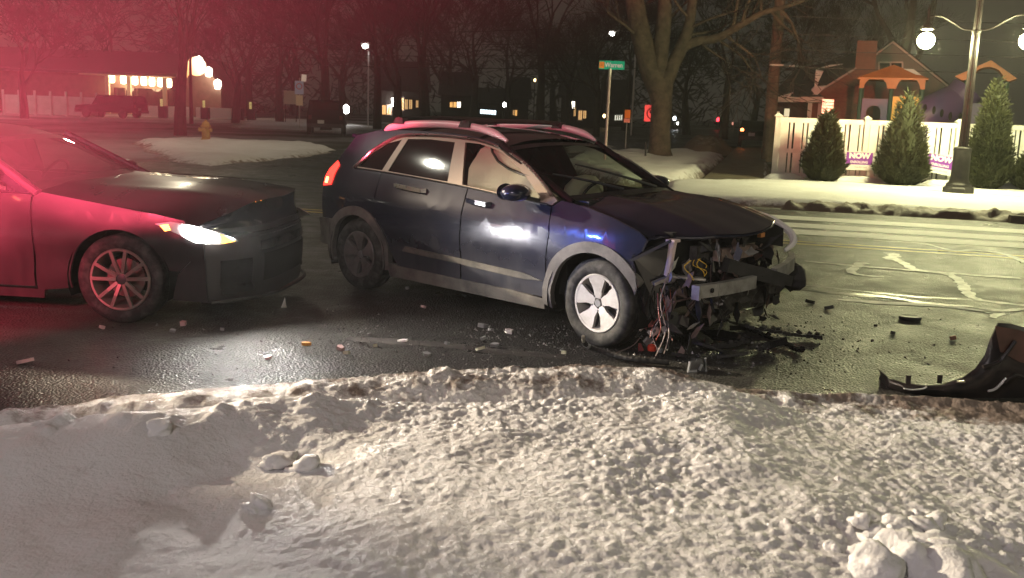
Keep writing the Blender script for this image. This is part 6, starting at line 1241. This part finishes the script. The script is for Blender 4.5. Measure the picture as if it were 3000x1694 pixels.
b = MB(); b.lathe([(0, -.02), (.022, -.014), (.025, 0), (.02, .016), (0, .02)], 12, Matrix.Translation((.035, -.09, .035))); b.build('clear_bulb', mat('chrome_white', (.85, .87, .9), .15, metal=.6), lh, True)
b = MB(); b.add([(-.10, .0, .20), (-.04, -.01, .16), (-.03, 0, .34), (-.06, .02, .36)], [(0, 1, 2, 3)]); b.add([(-.14, .0, .19), (-.11, -.01, .18), (-.08, 0, .33)], [(0, 1, 2)]); b.build('pink_flap', mat('flap_pink', (.55, .26, .28), .5), lh)
# black plastic wreckage under and in front of the nose
DK = [M_BLACK, M_GBLK, mat('foam_black', (.03, .028, .03), .8), M_BUMP]
for i, (u, v, w, h, t, lb) in enumerate(((2020, 1005, .40, .18, .03, 'black splash shield piece under the torn nose'), (2120, 1000, .45, .22, .03, 'broad black undertray piece in front of the nose'), (2080, 1040, .35, .12, .02, 'flat black undertray strip near the lens fragment'), (2200, 975, .40, .16, .04, 'ragged black liner piece right of the nose'), (2150, 1052, .25, .10, .02, 'low black shard nearest the snow bank'), (2270, 1030, .26, .07, .05, 'long black box shaped duct on the asphalt'), (2000, 1055, .22, .10, .02, 'black flap under the hanging lamp unit'), (2240, 1000, .25, .08, .02, 'thin black shard behind the duct'), (1985, 975, .30, .2, .06, 'black foam chunk below the bumper beam'), (2100, 960, .35, .2, .07, 'black foam chunk under the lower grille'))):
    shard(u, v, w, h, t, DK[i % 4], lb, 300 + i, 'plastic_piece', tilt=.30, group='black plastic wreckage in front of the crossover')
for i, (pts, w, lb) in enumerate(((((2130, 940, .10), (2210, 962, .07), (2290, 975, .05), (2350, 985, .03), (2408, 990, .03)), .055, 'long ragged black bumper strip pointing away to the right'), (((2180, 955, .06), (2240, 985, .04), (2300, 1010, .02), (2350, 1032, .02)), .04, 'shorter black strip bent toward the snow bank'), (((2010, 985, .08), (2070, 1010, .05), (2130, 1015, .04), (2190, 1000, .05)), .035, 'curved black trim strip lying under the nose'))):
    P = spl([G(u, v, z) for u, v, z in pts], 6); b = MB(); r = random.Random(i)
    for a, c in zip(P[:-1], P[1:]): b.bar(a + Vector((0, 0, r.uniform(0, .012))), c + Vector((0, 0, r.uniform(0, .012))), w * r.uniform(.6, 1.2), .022 * r.uniform(.6, 1.5))
    for k in range(6): q = P[r.randrange(len(P))]; b.box(q + Vector((0, 0, .025)), (.03, .02, r.uniform(.02, .05)), Euler((r.uniform(-1, 1), r.uniform(-1, 1), 0)).to_matrix())
    o = b.build('plastic_strip', DK[i]); tag(o, lb, 'debris', 'black plastic wreckage in front of the crossover')

# ------------------------------------------------------------------ lumps of hard snow in the foreground
def lump(u, v, r, label, seed, sq=.7, zoff=0.0, name='snow_lump', el=(1, 1)):
    rr = random.Random(seed); p = G(u, v, .15); z = snow_h(p.x, p.y); bm = bmesh.new(); bmesh.ops.create_icosphere(bm, subdivisions=3, radius=1)
    off = rr.uniform(0, 50)
    for v_ in bm.verts:
        c = v_.co.copy(); k = 1 + .95 * float(fbm(np.array([c.x * 1.1 + off]), np.array([c.y * 1.1 + c.z * 1.7 + off]), 3, seed)[0]); 
        f = max(abs(c.x), abs(c.y), abs(c.z)); c = c.lerp(c / f * .85, .22) * k; v_.co = Vector((c.x * r * el[0], c.y * r * el[1], c.z * r * sq))
    me = bpy.data.meshes.new(name); bm.to_mesh(me); bm.free(); me.materials.append(M_ICE)
    for f in me.polygons: f.use_smooth = True
    o = bpy.data.objects.new(name, me); COL.objects.link(o); o.location = (p.x, p.y, z - r * sq * .10 + zoff); o.rotation_euler = (rr.uniform(-.3, .3), rr.uniform(-.3, .3), rr.uniform(0, 6)); a = me.attributes.new('dirt', 'FLOAT', 'POINT')
    return tag(o, label, 'snow lump', 'hard snow lumps in the foreground')
for i, a in enumerate(((820, 1372, .075, 'pinkish round snow lump left of the pair by the hollow'), (888, 1402, .070, 'pinkish pointed snow lump right of the pair by the hollow'), (760, 1512, .050, 'small pink snow lump in the shadowed hollow'), (470, 1345, .055, 'pale snow lump just under the left crest'))): lump(*a, 500 + i)
sp_ = empty('snow_pile', (0, 0, 0), 0, 'heap of broken icy snow chunks at the lower right corner', 'snow pile')
rr = random.Random(77)
for i, (u, v, r, zo) in enumerate(((2560, 1640, .10, .0), (2640, 1600, .11, .03), (2720, 1640, .12, .03), (2620, 1690, .13, .05), (2520, 1700, .10, .0), (2760, 1700, .12, .04), (2700, 1590, .07, .08), (2510, 1610, .055, .05), (2740, 1560, .06, .05), (2680, 1720, .15, .06), (2610, 1570, .05, .04), (2780, 1620, .07, .0), (2440, 1680, .05, 0), (2560, 1760, .15, .05), (2780, 1770, .15, .04))):
    o = lump(u, v, r * .66, 'x', 700 + i, rr.uniform(.65, .95), zo * .7, 'chunk', (1, rr.uniform(.7, 1)))
    for k in ('label', 'category', 'group'): del o[k]
    o.parent = sp_
lump(2688, 1528, .022, 'tiny icy nub standing just above the snow pile', 901, 1.1); lump(2455, 1428, .018, 'single bright white ice pellet on the crunchy snow', 902, .9)
bl = lump(2880, 1690, .20, 'smooth wind packed snow ridge right of the broken heap', 903, .34, -.03, 'snow_ridge', (.55, 1.5)); bl.rotation_euler = (0, 0, .35)

# ------------------------------------------------------------------ thin haze added so lamps glow and a red veil shows
HZ = bpy.data.materials.new('glow_haze'); HZ.use_nodes = True; nt = HZ.node_tree; nt.nodes.clear()
ho_ = nt.nodes.new('ShaderNodeOutputMaterial'); pv = nt.nodes.new('ShaderNodeVolumePrincipled'); pv.inputs['Density'].default_value = HAZE; pv.inputs['Anisotropy'].default_value = .25; pv.inputs['Color'].default_value = (.9, .9, .9, 1)
nt.links.new(pv.outputs[0], ho_.inputs['Volume'])
b = MB(); b.box((0, 135, 24), (530, 400, 50.2)); hz = b.build('haze', HZ); tag(hz, kind='stuff'); hz['label'] = 'thin haze added for lamp glow'; hz.display_type = 'WIRE'
